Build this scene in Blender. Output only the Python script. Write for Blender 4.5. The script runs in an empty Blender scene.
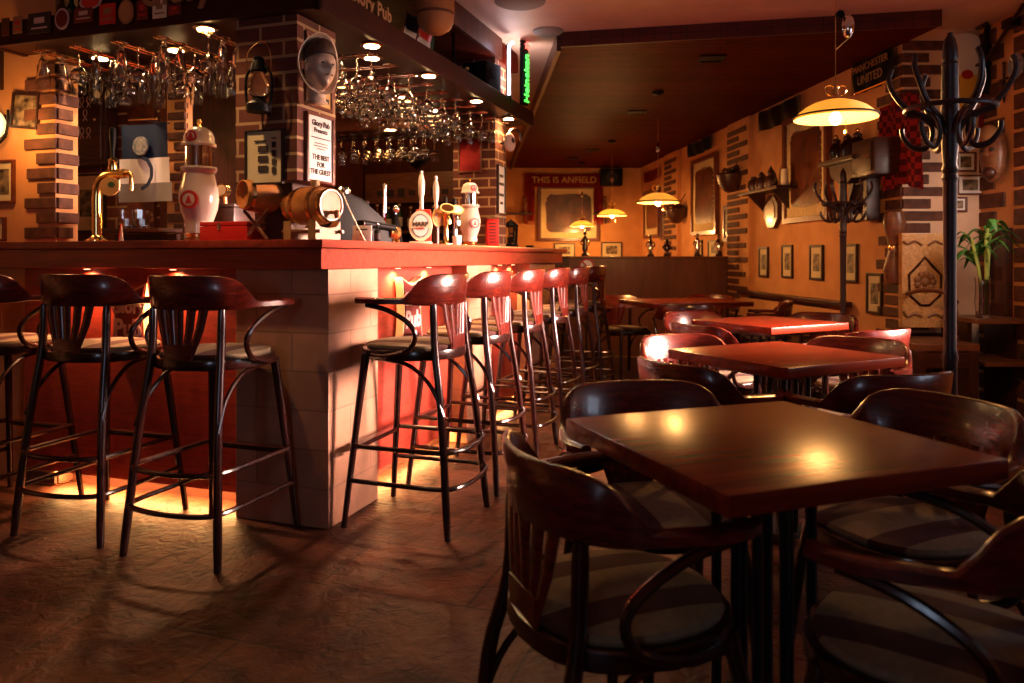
import bpy, bmesh, math, random
from mathutils import Vector, Matrix
random.seed(7)
C = bpy.context.scene.collection
PI = math.pi
F, HZ, CAMZ = 760.0, 257.0, 1.15          # focal length in pixels, horizon row, eye height
TH = math.radians(18.62)                  # the bar stands turned by this against the room
CT, ST = math.cos(TH), math.sin(TH)
P0 = (-0.775, 3.207)                      # tiled front corner of the bar

# ---------------------------------------------------------------- mesh helpers
class MB:
    def __init__(s): s.bm = bmesh.new()
    def box(s, c, d, rz=0, bev=0, rx=0, ry=0):
        M = Matrix.Translation(c) @ Matrix.Rotation(rz, 4, 'Z') @ Matrix.Rotation(ry, 4, 'Y') @ Matrix.Rotation(rx, 4, 'X') @ Matrix.Diagonal((d[0], d[1], d[2], 1))
        r = bmesh.ops.create_cube(s.bm, size=1, matrix=M)
        if bev:
            es = list({e for v in r['verts'] for e in v.link_edges})
            bmesh.ops.bevel(s.bm, geom=es, offset=bev, segments=2, affect='EDGES', profile=.6)
        return s
    def tube(s, pts, rad, n=8, flat=1.0, cap=True, closed=False):
        pts = [Vector(p) for p in pts]; m = len(pts)
        if not hasattr(rad, '__len__'): rad = [rad] * m
        rings = []; up = None
        for i, p in enumerate(pts):
            if closed: t = pts[(i + 1) % m] - pts[i - 1]
            else: t = pts[min(i + 1, m - 1)] - pts[max(i - 1, 0)]
            t.normalize()
            if up is None:
                a = Vector((0, 0, 1)) if abs(t.z) < .9 else Vector((0, 1, 0))
            else: a = up
            b = t.cross(a)
            if b.length < 1e-6: b = t.cross(Vector((1, 0, 0)))
            b.normalize(); up = b.cross(t).normalized()
            rings.append([s.bm.verts.new(p + (b * math.cos(k * 2 * PI / n) + up * math.sin(k * 2 * PI / n) * flat) * rad[i]) for k in range(n)])
        q = m if closed else m - 1
        for i in range(q):
            A, B = rings[i], rings[(i + 1) % m]
            for k in range(n): s.bm.faces.new((A[k], A[(k + 1) % n], B[(k + 1) % n], B[k]))
        if cap and not closed:
            s.bm.faces.new(rings[0][::-1]); s.bm.faces.new(rings[-1])
        return s
    def lathe(s, prof, n=20, M=None, cap=True):
        M = M or Matrix.Identity(4); rings = []
        for r, z in prof:
            if r < 1e-5: rings.append([s.bm.verts.new(M @ Vector((0, 0, z)))])
            else: rings.append([s.bm.verts.new(M @ Vector((r * math.cos(k * 2 * PI / n), r * math.sin(k * 2 * PI / n), z))) for k in range(n)])
        for A, B in zip(rings, rings[1:]):
            if len(A) == 1 and len(B) == 1: continue
            for k in range(n):
                j = (k + 1) % n
                if len(A) == 1: s.bm.faces.new((A[0], B[j], B[k]))
                elif len(B) == 1: s.bm.faces.new((A[k], A[j], B[0]))
                else: s.bm.faces.new((A[k], A[j], B[j], B[k]))
        if cap:
            for R, f in ((rings[0], 1), (rings[-1], 0)):
                if len(R) > 2: s.bm.faces.new(R[::-1] if f else R)
        return s
    def prism(s, poly, a, b, M=None, bev=0):
        """outline poly (x, y) pulled from height a to b along z, then moved by M"""
        M = M or Matrix.Identity(4)
        lo = [s.bm.verts.new(M @ Vector((x, y, a))) for x, y in poly]
        hi = [s.bm.verts.new(M @ Vector((x, y, b))) for x, y in poly]
        n = len(poly); fs = [s.bm.faces.new(lo[::-1]), s.bm.faces.new(hi)]
        for k in range(n): fs.append(s.bm.faces.new((lo[k], lo[(k + 1) % n], hi[(k + 1) % n], hi[k])))
        if bev:
            es = list({e for f in fs[:2] for e in f.edges})
            bmesh.ops.bevel(s.bm, geom=es, offset=bev, segments=2, affect='EDGES', profile=.6)
        return s
    def sweep(s, rings, cap=True):
        R = [[s.bm.verts.new(p) for p in r] for r in rings]; n = len(R[0])
        for A, B in zip(R, R[1:]):
            for k in range(n): s.bm.faces.new((A[k], A[(k + 1) % n], B[(k + 1) % n], B[k]))
        if cap: s.bm.faces.new(R[0][::-1]); s.bm.faces.new(R[-1])
        return s
    def grid(s, fn, nu, nv, thick=0.004):
        """a cloth sheet: fn(i/nu, j/nv) gives the point; closed to a thin solid"""
        V = [[s.bm.verts.new(fn(i / nu, j / nv)) for j in range(nv + 1)] for i in range(nu + 1)]
        fs = [s.bm.faces.new((V[i][j], V[i + 1][j], V[i + 1][j + 1], V[i][j + 1])) for i in range(nu) for j in range(nv)]
        bmesh.ops.solidify(s.bm, geom=fs, thickness=thick)
        return s
    def sphere(s, c, r, n=12, sc=(1, 1, 1)):
        bmesh.ops.create_uvsphere(s.bm, u_segments=n, v_segments=max(6, n * 2 // 3), radius=r, matrix=Matrix.Translation(c) @ Matrix.Diagonal((sc[0], sc[1], sc[2], 1)))
        return s
    def build(s, name, mat, parent=None, smooth=True, ang=38, loc=None, rz=0):
        bmesh.ops.recalc_face_normals(s.bm, faces=s.bm.faces)
        me = bpy.data.meshes.new(name); s.bm.to_mesh(me); s.bm.free()
        if smooth:
            me.shade_smooth() if hasattr(me, 'shade_smooth') else None
            me.set_sharp_from_angle(angle=math.radians(ang))
        me.materials.append(mat)
        o = bpy.data.objects.new(name, me); C.objects.link(o)
        if parent: o.parent = parent
        if loc is not None: o.location = loc
        o.rotation_euler.z = rz
        return o

def tag(o, label, cat, group=None):
    o['label'] = label; o['category'] = cat
    if group: o['group'] = group
    return o
def thing(name, label, cat, loc, rz=0, group=None):
    o = bpy.data.objects.new(name, None); C.objects.link(o)
    o.empty_display_size = .05
    o.location = loc; o.rotation_euler.z = rz
    return tag(o, label, cat, group)
def struct(name, mb, mat, **k):
    o = mb.build(name, mat, **k); o['kind'] = 'structure'; return o
def dup(root, loc=None, rz=None, label=None, group=None):
    r = root.copy(); C.objects.link(r)
    if loc is not None: r.location = loc
    if rz is not None: r.rotation_euler.z = rz
    if label: r['label'] = label
    if group: r['group'] = group
    for ch in list(root.children):
        c = ch.copy(); C.objects.link(c); c.parent = r
        for g in list(ch.children):
            d = g.copy(); C.objects.link(d); d.parent = c
    return r
def text(name, body, size, mat, parent, loc, rz=0, lay=False, ext=.001, off=.0, roll=0, sx=1, space=1):
    cu = bpy.data.curves.new(name, 'FONT'); cu.body = body; cu.size = size; cu.extrude = ext; cu.offset = off
    cu.align_x = 'CENTER'; cu.align_y = 'CENTER'; cu.resolution_u = 3; cu.space_character = space
    t = bpy.data.objects.new(name, cu); C.objects.link(t)
    dg = bpy.context.evaluated_depsgraph_get(); dg.update()
    me = bpy.data.meshes.new_from_object(t.evaluated_get(dg)); me.name = name
    bpy.data.objects.remove(t); bpy.data.curves.remove(cu)
    M = Matrix.Diagonal((sx, 1, 1, 1))
    M = Matrix.Rotation(roll, 4, 'Z') @ M
    if not lay: M = Matrix.Rotation(PI / 2, 4, 'X') @ M
    me.transform(M); me.materials.clear(); me.materials.append(mat)
    o = bpy.data.objects.new(name, me); C.objects.link(o)
    if parent: o.parent = parent
    o.location = loc; o.rotation_euler.z = rz
    return o

# ---------------------------------------------------------------- places
def B(u, v, z=0.0):                       # bar coordinates -> the room
    return Vector((P0[0] + CT * u + ST * v, P0[1] - ST * u + CT * v, z))
BRZ = -TH                                 # faces the room in front (the bar's short side)
BRR = PI / 2 - TH                         # faces right of the bar (its long side)
def ray(px): return (px - 512) / F
def u_at(px, v): r = ray(px); return (r * (P0[1] + CT * v) - P0[0] - ST * v) / (CT + ST * r)
def v_at(px, u): r = ray(px); return (r * (P0[1] - ST * u) - P0[0] - CT * u) / (ST - CT * r)
def z_at(py, y): return CAMZ + (HZ - py) / F * y
def bv(px, py, v): u = u_at(px, v); return u, z_at(py, P0[1] - ST * u + CT * v)
def bu(px, py, u): v = v_at(px, u); return v, z_at(py, P0[1] - ST * u + CT * v)
def at(px, py, y): return Vector((ray(px) * y, y, z_at(py, y)))
WA, WB = 3.1657, .078                     # right wall of the dining end: x = WA - WB y
WRZ = -PI / 2 + math.atan(WB)
def wy(px): return WA / (ray(px) + WB)
def RW(px, py, off=0.0):                  # a point on that wall, off = distance into the room
    y = wy(px); x = WA - WB * y
    n = math.hypot(1, WB)
    return Vector((x - off / n, y - off * WB / n, z_at(py, y)))

# ---------------------------------------------------------------- materials
def newmat(name):
    m = bpy.data.materials.new(name); m.use_nodes = True
    nt = m.node_tree; b = nt.nodes['Principled BSDF']
    return m, nt, b
def setin(b, **k):
    for a, v in k.items():
        a = a.replace('_', ' ')
        if a in b.inputs: b.inputs[a].default_value = v
def plain(name, col, rough=.5, metal=0, coat=0, spec=.5, emit=None, es=0, trans=0, sub=0):
    m, nt, b = newmat(name)
    setin(b, Base_Color=(*col, 1), Roughness=rough, Metallic=metal, Coat_Weight=coat, Transmission_Weight=trans)
    b.inputs['Specular IOR Level'].default_value = spec
    if coat: b.inputs['Coat Roughness'].default_value = .08
    if emit: setin(b, Emission_Color=(*emit, 1), Emission_Strength=es)
    return m
def noisy(name, c1, c2, scale=(4, 4, 4), rough=.4, detail=6, coat=0, bump=0, dist=0, lo=.3, hi=.7, spec=.5, rvar=0, coord='Object', nscale=5):
    m, nt, b = newmat(name); N = nt.nodes; L = nt.links
    tc = N.new('ShaderNodeTexCoord'); mp = N.new('ShaderNodeMapping'); mp.inputs['Scale'].default_value = scale
    nz = N.new('ShaderNodeTexNoise'); nz.inputs['Scale'].default_value = nscale; nz.inputs['Detail'].default_value = detail; nz.inputs['Distortion'].default_value = dist
    cr = N.new('ShaderNodeValToRGB')
    cr.color_ramp.elements[0].position = lo; cr.color_ramp.elements[1].position = hi
    cr.color_ramp.elements[0].color = (*c1, 1); cr.color_ramp.elements[1].color = (*c2, 1)
    L.new(tc.outputs[coord], mp.inputs[0]); L.new(mp.outputs[0], nz.inputs['Vector']); L.new(nz.outputs['Fac'], cr.inputs[0]); L.new(cr.outputs[0], b.inputs['Base Color'])
    setin(b, Roughness=rough, Coat_Weight=coat); b.inputs['Specular IOR Level'].default_value = spec
    if coat: b.inputs['Coat Roughness'].default_value = .1
    if bump:
        bp = N.new('ShaderNodeBump'); bp.inputs['Strength'].default_value = bump; bp.inputs['Distance'].default_value = .01
        L.new(nz.outputs['Fac'], bp.inputs['Height']); L.new(bp.outputs[0], b.inputs['Normal'])
    if rvar:
        mr = N.new('ShaderNodeMapRange'); mr.inputs[3].default_value = rough - rvar; mr.inputs[4].default_value = rough + rvar
        L.new(nz.outputs['Fac'], mr.inputs[0]); L.new(mr.outputs[0], b.inputs['Roughness'])
    return m
def brick_mat(name, c1, c2, mortar, bw, bh, ms=.008, axes='xz', rough=.7, rz=0, bump=.4, off=.5, squash=1, vary=.5, nz_amt=.35, spec=.4):
    """courses of brick/tile/plank on upright faces; axes picks which object axes run along and across the courses"""
    m, nt, b = newmat(name); N = nt.nodes; L = nt.links
    tc = N.new('ShaderNodeTexCoord'); sp = N.new('ShaderNodeSeparateXYZ'); cb = N.new('ShaderNodeCombineXYZ')
    L.new(tc.outputs['Object'], sp.inputs[0])
    if axes[0] == 's':                     # x + y: works on both faces of a corner
        ad = N.new('ShaderNodeMath'); ad.operation = 'ADD'
        L.new(sp.outputs['X'], ad.inputs[0]); L.new(sp.outputs['Y'], ad.inputs[1]); src = ad.outputs[0]
    else: src = sp.outputs[axes[0].upper()]
    L.new(src, cb.inputs['X']); L.new(sp.outputs[axes[1].upper()], cb.inputs['Y'])
    mp = N.new('ShaderNodeMapping'); mp.inputs['Rotation'].default_value = (0, 0, rz); L.new(cb.outputs[0], mp.inputs[0])
    bt = N.new('ShaderNodeTexBrick'); bt.offset = off; bt.squash = squash
    bt.inputs['Scale'].default_value = 1; bt.inputs['Brick Width'].default_value = bw; bt.inputs['Row Height'].default_value = bh
    bt.inputs['Mortar Size'].default_value = ms; bt.inputs['Mortar Smooth'].default_value = .15; bt.inputs['Bias'].default_value = 0
    bt.inputs['Color1'].default_value = (*c1, 1); bt.inputs['Color2'].default_value = (*c2, 1); bt.inputs['Mortar'].default_value = (*mortar, 1)
    L.new(mp.outputs[0], bt.inputs['Vector'])
    nz = N.new('ShaderNodeTexNoise'); nz.inputs['Scale'].default_value = 9; nz.inputs['Detail'].default_value = 7; L.new(tc.outputs['Object'], nz.inputs['Vector'])
    mx = N.new('ShaderNodeMix'); mx.data_type = 'RGBA'; mx.blend_type = 'MULTIPLY'; mx.inputs[0].default_value = nz_amt
    cr = N.new('ShaderNodeValToRGB'); cr.color_ramp.elements[0].position = .3; cr.color_ramp.elements[1].position = .75
    cr.color_ramp.elements[0].color = (.25, .22, .2, 1); cr.color_ramp.elements[1].color = (1.25, 1.2, 1.15, 1)
    L.new(nz.outputs['Fac'], cr.inputs[0]); L.new(bt.outputs['Color'], mx.inputs[6]); L.new(cr.outputs[0], mx.inputs[7]); L.new(mx.outputs[2], b.inputs['Base Color'])
    setin(b, Roughness=rough); b.inputs['Specular IOR Level'].default_value = spec
    if bump:
        bp = N.new('ShaderNodeBump'); bp.inputs['Strength'].default_value = bump; bp.inputs['Distance'].default_value = .008; bp.invert = True
        L.new(bt.outputs['Fac'], bp.inputs['Height']); L.new(bp.outputs[0], b.inputs['Normal'])
    return m
def wood(name, c1, c2, axis=0, rough=.25, coat=.3, sc=1.0, spec=.5):
    s = [14 * sc] * 3; s[axis] = 1.0 * sc
    return noisy(name, c1, c2, tuple(s), rough, 5, coat, .05, .6, .32, .68, spec, nscale=2.2)

M = {}
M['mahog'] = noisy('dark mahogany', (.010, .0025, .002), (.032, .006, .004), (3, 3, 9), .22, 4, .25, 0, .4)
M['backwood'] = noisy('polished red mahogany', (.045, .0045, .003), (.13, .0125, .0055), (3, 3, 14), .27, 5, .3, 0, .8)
M['table'] = wood('table veneer', (.085, .008, .003), (.19, .019, .005), 0, .27, .0, .8, .22)
M['iron'] = plain('black iron', (.012, .011, .011), .4, .5)
M['counter'] = wood('red counter wood', (.20, .022, .012), (.38, .05, .022), 0, .32, .25)
M['counterY'] = wood('red counter wood along', (.20, .022, .012), (.38, .05, .022), 1, .32, .25)
M['redpanel'] = noisy('red panel wood', (.20, .018, .010), (.36, .036, .016), (2, 2, 12), .42, 5, .1)
M['tile'] = brick_mat('wood look tile', (.40, .20, .12), (.50, .25, .155), (.31, .155, .095), .36, .165, .004, 'sz', .55, 0, .25, nz_amt=.3)
M['plaster'] = noisy('ochre plaster', (.56, .24, .08), (.70, .33, .125), (1, 1, 1), .85, 8, 0, .15)
M['ceil'] = noisy('pale ceiling paint', (.66, .42, .32), (.74, .50, .39), (1, 1, 1), .6, 4)
M['brick'] = noisy('old brown brick', (.05, .016, .008), (.135, .043, .021), (1, 1, 1), .8, 8, 0, .4, nscale=18)
M['mortar'] = noisy('pale mortar', (.55, .36, .2), (.7, .48, .3), (1, 1, 1), .9, 6)
M['brickwall'] = brick_mat('brown brickwork', (.10, .025, .014), (.17, .045, .024), (.42, .26, .13), .235, .069, .007, 'sz', .75)
M['plankceil'] = brick_mat('dark red ceiling boards', (.080, .0075, .0035), (.12, .012, .005), (.01, .002, .001), 3.0, .085, .004, 'xy', .55, 0, .5, nz_amt=.4, spec=.03)
M['plankceil'].node_tree.nodes['Principled BSDF'].inputs['Specular Tint'].default_value = (1, .2, .1, 1)
M['plankup'] = brick_mat('upright red boards', (.09, .014, .007), (.13, .02, .010), (.03, .006, .004), .11, 2.0, .004, 'sz', .4, 0, .5, off=0, nz_amt=.4)
M['plankdark'] = brick_mat('dark upright boards', (.06, .008, .004), (.085, .011, .006), (.02, .004, .002), .11, 2.0, .003, 'xz', .5, 0, .3, off=0, nz_amt=.4)
M['rackwood'] = noisy('dark red rack wood', (.018, .003, .002), (.04, .006, .003), (2, 2, 10), .45, 5, 0, spec=.25)
M['panelling'] = noisy('dark red wall panelling', (.035, .007, .003), (.08, .016, .006), (9, 9, 1), .5, 5, 0, spec=.2)
M['darkwood'] = noisy('dark stained wood', (.028, .008, .005), (.07, .018, .010), (2, 2, 10), .4, 5, .1)
M['midwood'] = noisy('brown wood', (.12, .04, .016), (.24, .085, .034), (2, 2, 12), .4, 5, .1)
M['partition'] = noisy('partition veneer', (.11, .035, .02), (.17, .06, .034), (3, 3, .5), .3, 6, .15)
M['brass'] = plain('polished brass', (.85, .55, .22), .18, 1)
M['gold'] = plain('bright gold', (.9, .62, .22), .15, 1)
M['chrome'] = plain('chrome', (.8, .8, .8), .1, 1)
M['black'] = plain('black plastic', (.008, .007, .007), .45, spec=.08)
M['blackcloth'] = noisy('black cloth', (.006, .005, .005), (.02, .016, .015), (9, 9, 9), .9, 3)
M['cream'] = plain('cream enamel', (.85, .72, .5), .4)
M['white'] = plain('white card', (.82, .78, .74), .6)
M['ceramic'] = plain('white glazed ceramic', (.62, .48, .40), .15, 0, .5)
M['red'] = plain('red lacquer', (.62, .022, .014), .35, 0, .2)
M['redcloth'] = noisy('red knitted cloth', (.22, .008, .008), (.38, .018, .014), (30, 30, 30), .9, 3)
M['greencloth'] = plain('green cloth', (.02, .10, .035), .8)
M['navy'] = plain('navy cloth', (.02, .04, .11), .8)
M['bluegrey'] = noisy('blue grey print', (.05, .09, .16), (.35, .33, .35), (9, 9, 9), .8, 5)
M['greycloth'] = plain('grey cloth', (.33, .31, .30), .85)
M['ink'] = plain('dark ink', (.035, .02, .018), .7)
M['redink'] = plain('red print', (.45, .02, .015), .5)
M['goldprint'] = plain('gold print', (.65, .40, .13), .5)
M['tan'] = plain('tan letters', (.34, .17, .07), .6)
M['letters'] = plain('pale letters', (.62, .45, .42), .6)
M['signface'] = plain('wine red sign face', (.16, .012, .010), .45)
M['signedge'] = plain('cream sign edge', (.85, .68, .38), .45)
M['barrel'] = noisy('barrel oak', (.42, .14, .03), (.68, .27, .07), (3, 3, 3), .3, 6, .3)
M['carvdark'] = plain('carved dark outline', (.26, .11, .035), .5)
M['palewood'] = noisy('pale pine', (.30, .155, .05), (.42, .235, .085), (3, 3, 3), .45, 5)
M['paper'] = noisy('old paper', (.60, .48, .26), (.72, .60, .36), (1, 1, 1), .7, 5)
M['photo'] = noisy('faded photograph', (.03, .022, .016), (.36, .26, .15), (4, 4, 5), .5, 3, lo=.36, hi=.68)
M['hide'] = noisy('painted hide', (.035, .008, .004), (.17, .042, .015), (1.2, 1.2, 1.2), .3, 8, .35, .1, .6)
M['hideback'] = noisy('pale hide mount', (.72, .55, .25), (.85, .68, .36), (5, 5, 5), .55, 6)
M['frame'] = noisy('red brown frame', (.10, .022, .010), (.17, .04, .018), (4, 4, 4), .35, 4, .2)
M['framedark'] = plain('dark frame', (.03, .012, .008), .4)
M['leaf'] = noisy('green leaf', (.03, .14, .02), (.10, .30, .05), (6, 6, 6), .4, 3)
M['stem'] = plain('yellow green stem', (.45, .55, .12), .4)
M['bottle'] = plain('dark green bottle glass', (.01, .05, .015), .08, 0, .6)
M['amber'] = plain('amber bottle glass', (.13, .035, .006), .08, 0, .6)
M['bronze'] = plain('bronze mask', (.62, .45, .33), .36, .2)
M['return'] = noisy('pale rose plaster', (.66, .42, .27), (.78, .54, .37), (1, 1, 1), .85, 8, 0, .12)
M['pole'] = noisy('coat stand wood', (.016, .005, .005), (.04, .011, .010), (3, 3, 9), .42, 4, 0)
M['hat'] = noisy('brown felt hat', (.05, .022, .012), (.11, .05, .03), (8, 8, 8), .6, 4)
M['skin'] = plain('parchment lamp hide', (.5, .22, .08), .6)
M['carved'] = noisy('carved tan wood', (.55, .27, .08), (.76, .42, .15), (6, 6, 6), .4, 7, .2, .6, .5, nscale=9)
M['foam'] = plain('white foam print', (.8, .78, .75), .5)
M['beer'] = plain('yellow beer print', (.75, .42, .05), .4)

def glass_mat():
    m, nt, b = newmat('clear glass'); setin(b, Base_Color=(1, .97, .93, 1), Roughness=.0, IOR=1.58, Transmission_Weight=1); return m
M['glass'] = glass_mat()
def shade_mat():
    m, nt, b = newmat('amber opal lamp glass'); N, L = nt.nodes, nt.links
    out = N['Material Output']; N.remove(b)
    d = N.new('ShaderNodeBsdfDiffuse'); d.inputs[0].default_value = (.95, .80, .42, 1)
    t = N.new('ShaderNodeBsdfTranslucent'); t.inputs[0].default_value = (1, .85, .42, 1)
    g = N.new('ShaderNodeBsdfGlossy'); g.inputs['Roughness'].default_value = .12
    mx = N.new('ShaderNodeMixShader'); mx.inputs[0].default_value = .5
    m2 = N.new('ShaderNodeMixShader'); m2.inputs[0].default_value = .06
    L.new(d.outputs[0], mx.inputs[1]); L.new(t.outputs[0], mx.inputs[2]); L.new(mx.outputs[0], m2.inputs[1]); L.new(g.outputs[0], m2.inputs[2]); L.new(m2.outputs[0], out.inputs[0])
    return m
M['shade'] = shade_mat()
def emis(name, col, s): return plain(name, (.8, .8, .8), .4, emit=col, es=s)
M['bulb'] = emis('lit bulb', (1, .72, .38), 14)
M['spot'] = emis('lit spot lens', (1, .60, .25), 120)
M['spotred'] = emis('lit counter spot', (1, .62, .36), 6)
M['neonw'] = emis('white neon tube', (.85, .75, 1), 14)
M['neong'] = emis('green neon', (.02, 1, .08), 1.6)
M['neonr'] = emis('red neon', (1, .08, .04), 2.2)
M['lampwhite'] = emis('lit parchment lamp', (1, .68, .34), 1.3)

def stripes(name, axis, period, duty, c1, c2, rough=.9):
    m, nt, b = newmat(name); N, L = nt.nodes, nt.links
    tc = N.new('ShaderNodeTexCoord'); sp = N.new('ShaderNodeSeparateXYZ'); L.new(tc.outputs['Object'], sp.inputs[0])
    a = N.new('ShaderNodeMath'); a.operation = 'MULTIPLY_ADD'; a.inputs[1].default_value = 1 / period; a.inputs[2].default_value = .32
    f = N.new('ShaderNodeMath'); f.operation = 'FRACT'; g = N.new('ShaderNodeMath'); g.operation = 'GREATER_THAN'; g.inputs[1].default_value = duty
    L.new(sp.outputs[axis], a.inputs[0]); L.new(a.outputs[0], f.inputs[0]); L.new(f.outputs[0], g.inputs[0])
    mx = N.new('ShaderNodeMix'); mx.data_type = 'RGBA'; mx.inputs[6].default_value = (*c1, 1); mx.inputs[7].default_value = (*c2, 1)
    L.new(g.outputs[0], mx.inputs[0])
    nz = N.new('ShaderNodeTexNoise'); nz.inputs['Scale'].default_value = 60; nz.inputs['Detail'].default_value = 4; L.new(tc.outputs['Object'], nz.inputs['Vector'])
    cr = N.new('ShaderNodeValToRGB'); cr.color_ramp.elements[0].color = (.6, .6, .6, 1); cr.color_ramp.elements[1].color = (1.2, 1.2, 1.2, 1); L.new(nz.outputs['Fac'], cr.inputs[0])
    m2 = N.new('ShaderNodeMix'); m2.data_type = 'RGBA'; m2.blend_type = 'MULTIPLY'; m2.inputs[0].default_value = 1
    L.new(mx.outputs[2], m2.inputs[6]); L.new(cr.outputs[0], m2.inputs[7]); L.new(m2.outputs[2], b.inputs['Base Color']); setin(b, Roughness=rough)
    return m
M['seat'] = stripes('striped upholstery', 'X', .2, .62, (.20, .142, .082), (.050, .007, .005))
def tartan():
    m, nt, b = newmat('red tartan'); N, L = nt.nodes, nt.links
    tc = N.new('ShaderNodeTexCoord'); ck = N.new('ShaderNodeTexChecker'); ck.inputs['Scale'].default_value = 24
    ck.inputs[1].default_value = (.42, .02, .015, 1); ck.inputs[2].default_value = (.12, .006, .008, 1)
    L.new(tc.outputs['Object'], ck.inputs[0]); L.new(ck.outputs[0], b.inputs['Base Color']); setin(b, Roughness=.9); return m
M['tartan'] = tartan()
def floor_mat():
    m, nt, b = newmat('stamped stone floor'); N, L = nt.nodes, nt.links
    tc = N.new('ShaderNodeTexCoord'); mp = N.new('ShaderNodeMapping'); mp.inputs['Rotation'].default_value = (0, 0, TH); mp.inputs['Location'].default_value = (.1, .2, 0)
    L.new(tc.outputs['Object'], mp.inputs[0])
    nz = N.new('ShaderNodeTexNoise'); nz.inputs['Scale'].default_value = 4.5; nz.inputs['Detail'].default_value = 10; nz.inputs['Roughness'].default_value = .62; nz.inputs['Distortion'].default_value = .8
    L.new(mp.outputs[0], nz.inputs['Vector'])
    cr = N.new('ShaderNodeValToRGB'); e = cr.color_ramp.elements
    e[0].position = .33; e[0].color = (.026, .008, .005, 1); e[1].position = .68; e[1].color = (.16, .050, .024, 1)
    L.new(nz.outputs['Fac'], cr.inputs[0])
    bt = N.new('ShaderNodeTexBrick'); bt.offset = .5; bt.inputs['Scale'].default_value = 1; bt.inputs['Brick Width'].default_value = .56; bt.inputs['Row Height'].default_value = .42; bt.inputs['Mortar Size'].default_value = .007; bt.inputs['Mortar Smooth'].default_value = .4
    bt.inputs['Color1'].default_value = (1, 1, 1, 1); bt.inputs['Color2'].default_value = (.66, .64, .64, 1); bt.inputs['Mortar'].default_value = (.3, .28, .28, 1)
    L.new(mp.outputs[0], bt.inputs['Vector'])
    vo = N.new('ShaderNodeTexVoronoi'); vo.feature = 'DISTANCE_TO_EDGE'; vo.inputs['Scale'].default_value = 6.5
    n2 = N.new('ShaderNodeMix'); n2.data_type = 'RGBA'; n2.inputs[0].default_value = .16; L.new(mp.outputs[0], n2.inputs[6]); L.new(nz.outputs['Color'], n2.inputs[7]); L.new(n2.outputs[2], vo.inputs['Vector'])
    vr = N.new('ShaderNodeValToRGB'); vr.color_ramp.elements[0].position = 0; vr.color_ramp.elements[0].color = (.72, .69, .67, 1); vr.color_ramp.elements[1].position = .03; vr.color_ramp.elements[1].color = (1, 1, 1, 1)
    L.new(vo.outputs['Distance'], vr.inputs[0])
    a = N.new('ShaderNodeMix'); a.data_type = 'RGBA'; a.blend_type = 'MULTIPLY'; a.inputs[0].default_value = 1; L.new(cr.outputs[0], a.inputs[6]); L.new(bt.outputs['Color'], a.inputs[7])
    c = N.new('ShaderNodeMix'); c.data_type = 'RGBA'; c.blend_type = 'MULTIPLY'; c.inputs[0].default_value = .18; L.new(a.outputs[2], c.inputs[6]); L.new(vr.outputs[0], c.inputs[7])
    L.new(c.outputs[2], b.inputs['Base Color']); setin(b, Roughness=.5); b.inputs['Specular IOR Level'].default_value = .22
    ad = N.new('ShaderNodeMath'); ad.operation = 'MULTIPLY_ADD'; ad.inputs[1].default_value = .6; L.new(nz.outputs['Fac'], ad.inputs[0]); n3 = N.new('ShaderNodeTexNoise'); n3.inputs['Scale'].default_value = 16; n3.inputs['Detail'].default_value = 6; n3.inputs['Distortion'].default_value = 1.2; L.new(mp.outputs[0], n3.inputs['Vector']); L.new(n3.outputs['Fac'], ad.inputs[2])
    bp = N.new('ShaderNodeBump'); bp.inputs['Strength'].default_value = .6; bp.inputs['Distance'].default_value = .016; L.new(ad.outputs[0], bp.inputs['Height']); L.new(bp.outputs[0], b.inputs['Normal'])
    return m
M['floor'] = floor_mat()
# ================================================================ the room
def slab(name, x0, x1, y0, y1, z0, z1, mat):
    return struct(name, MB().box(((x0 + x1) / 2, (y0 + y1) / 2, (z0 + z1) / 2), (x1 - x0, y1 - y0, z1 - z0)), mat, smooth=False)
slab('floor', -5.2, 3.6, -2.7, 13.1, -.1, 0, M['floor'])
slab('ceiling', -5.2, 3.6, -2.7, 13.1, 2.75, 2.87, M['ceil'])
bw = MB(); UX0, UX1, UZ0, UZ1 = -1.5, -.7, 1.0, 2.1
for x0, x1, z0, z1 in ((-5.2, UX0, 0, 2.75), (UX1, 3.6, 0, 2.75), (UX0, UX1, 0, UZ0), (UX0, UX1, UZ1, 2.75)): bw.box(((x0 + x1) / 2, -2.675, (z0 + z1) / 2), (x1 - x0, .15, z1 - z0))
struct('wall_back', bw, M['plaster'], smooth=False)
wf = MB()
for x in (UX0 + .03, (UX0 + UX1) / 2, UX1 - .03): wf.box((x, -2.66, (UZ0 + UZ1) / 2), (.05, .05, UZ1 - UZ0))
for z in (UZ0 + .03, UZ1 - .03): wf.box(((UX0 + UX1) / 2, -2.66, z), (UX1 - UX0, .048, .05))
struct('window_3', wf, M['darkwood'], smooth=False)
slab('wall_far', -.4, 2.4, 12.8, 12.95, 0, 2.75, M['plaster'])
wl = MB().box((-4.75, .95, 1.375), (.15, 7.2, 2.75))
struct('wall_left', wl, M['plaster'], smooth=False)
WY0, WY1, WZ0, WZ1, WX = 1.1, 2.1, 1.15, 2.15, 3.3      # the windows in the near right wall
VY0, VY1, VZ0, VZ1 = 3.15, 4.65, 1.0, 2.0
nr = MB()
for y0, y1, z0, z1 in ((-2.6, WY0, 0, 2.75), (WY1, VY0, 0, 2.75), (VY1, 5.47, 0, 2.75), (WY0, WY1, 0, WZ0), (WY0, WY1, WZ1, 2.75), (VY0, VY1, 0, VZ0), (VY0, VY1, VZ1, 2.75)):
    nr.box((WX + .07, (y0 + y1) / 2, (z0 + z1) / 2), (.14, y1 - y0, z1 - z0))
struct('wall_right', nr, M['plaster'], smooth=False)
wf = MB()
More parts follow.
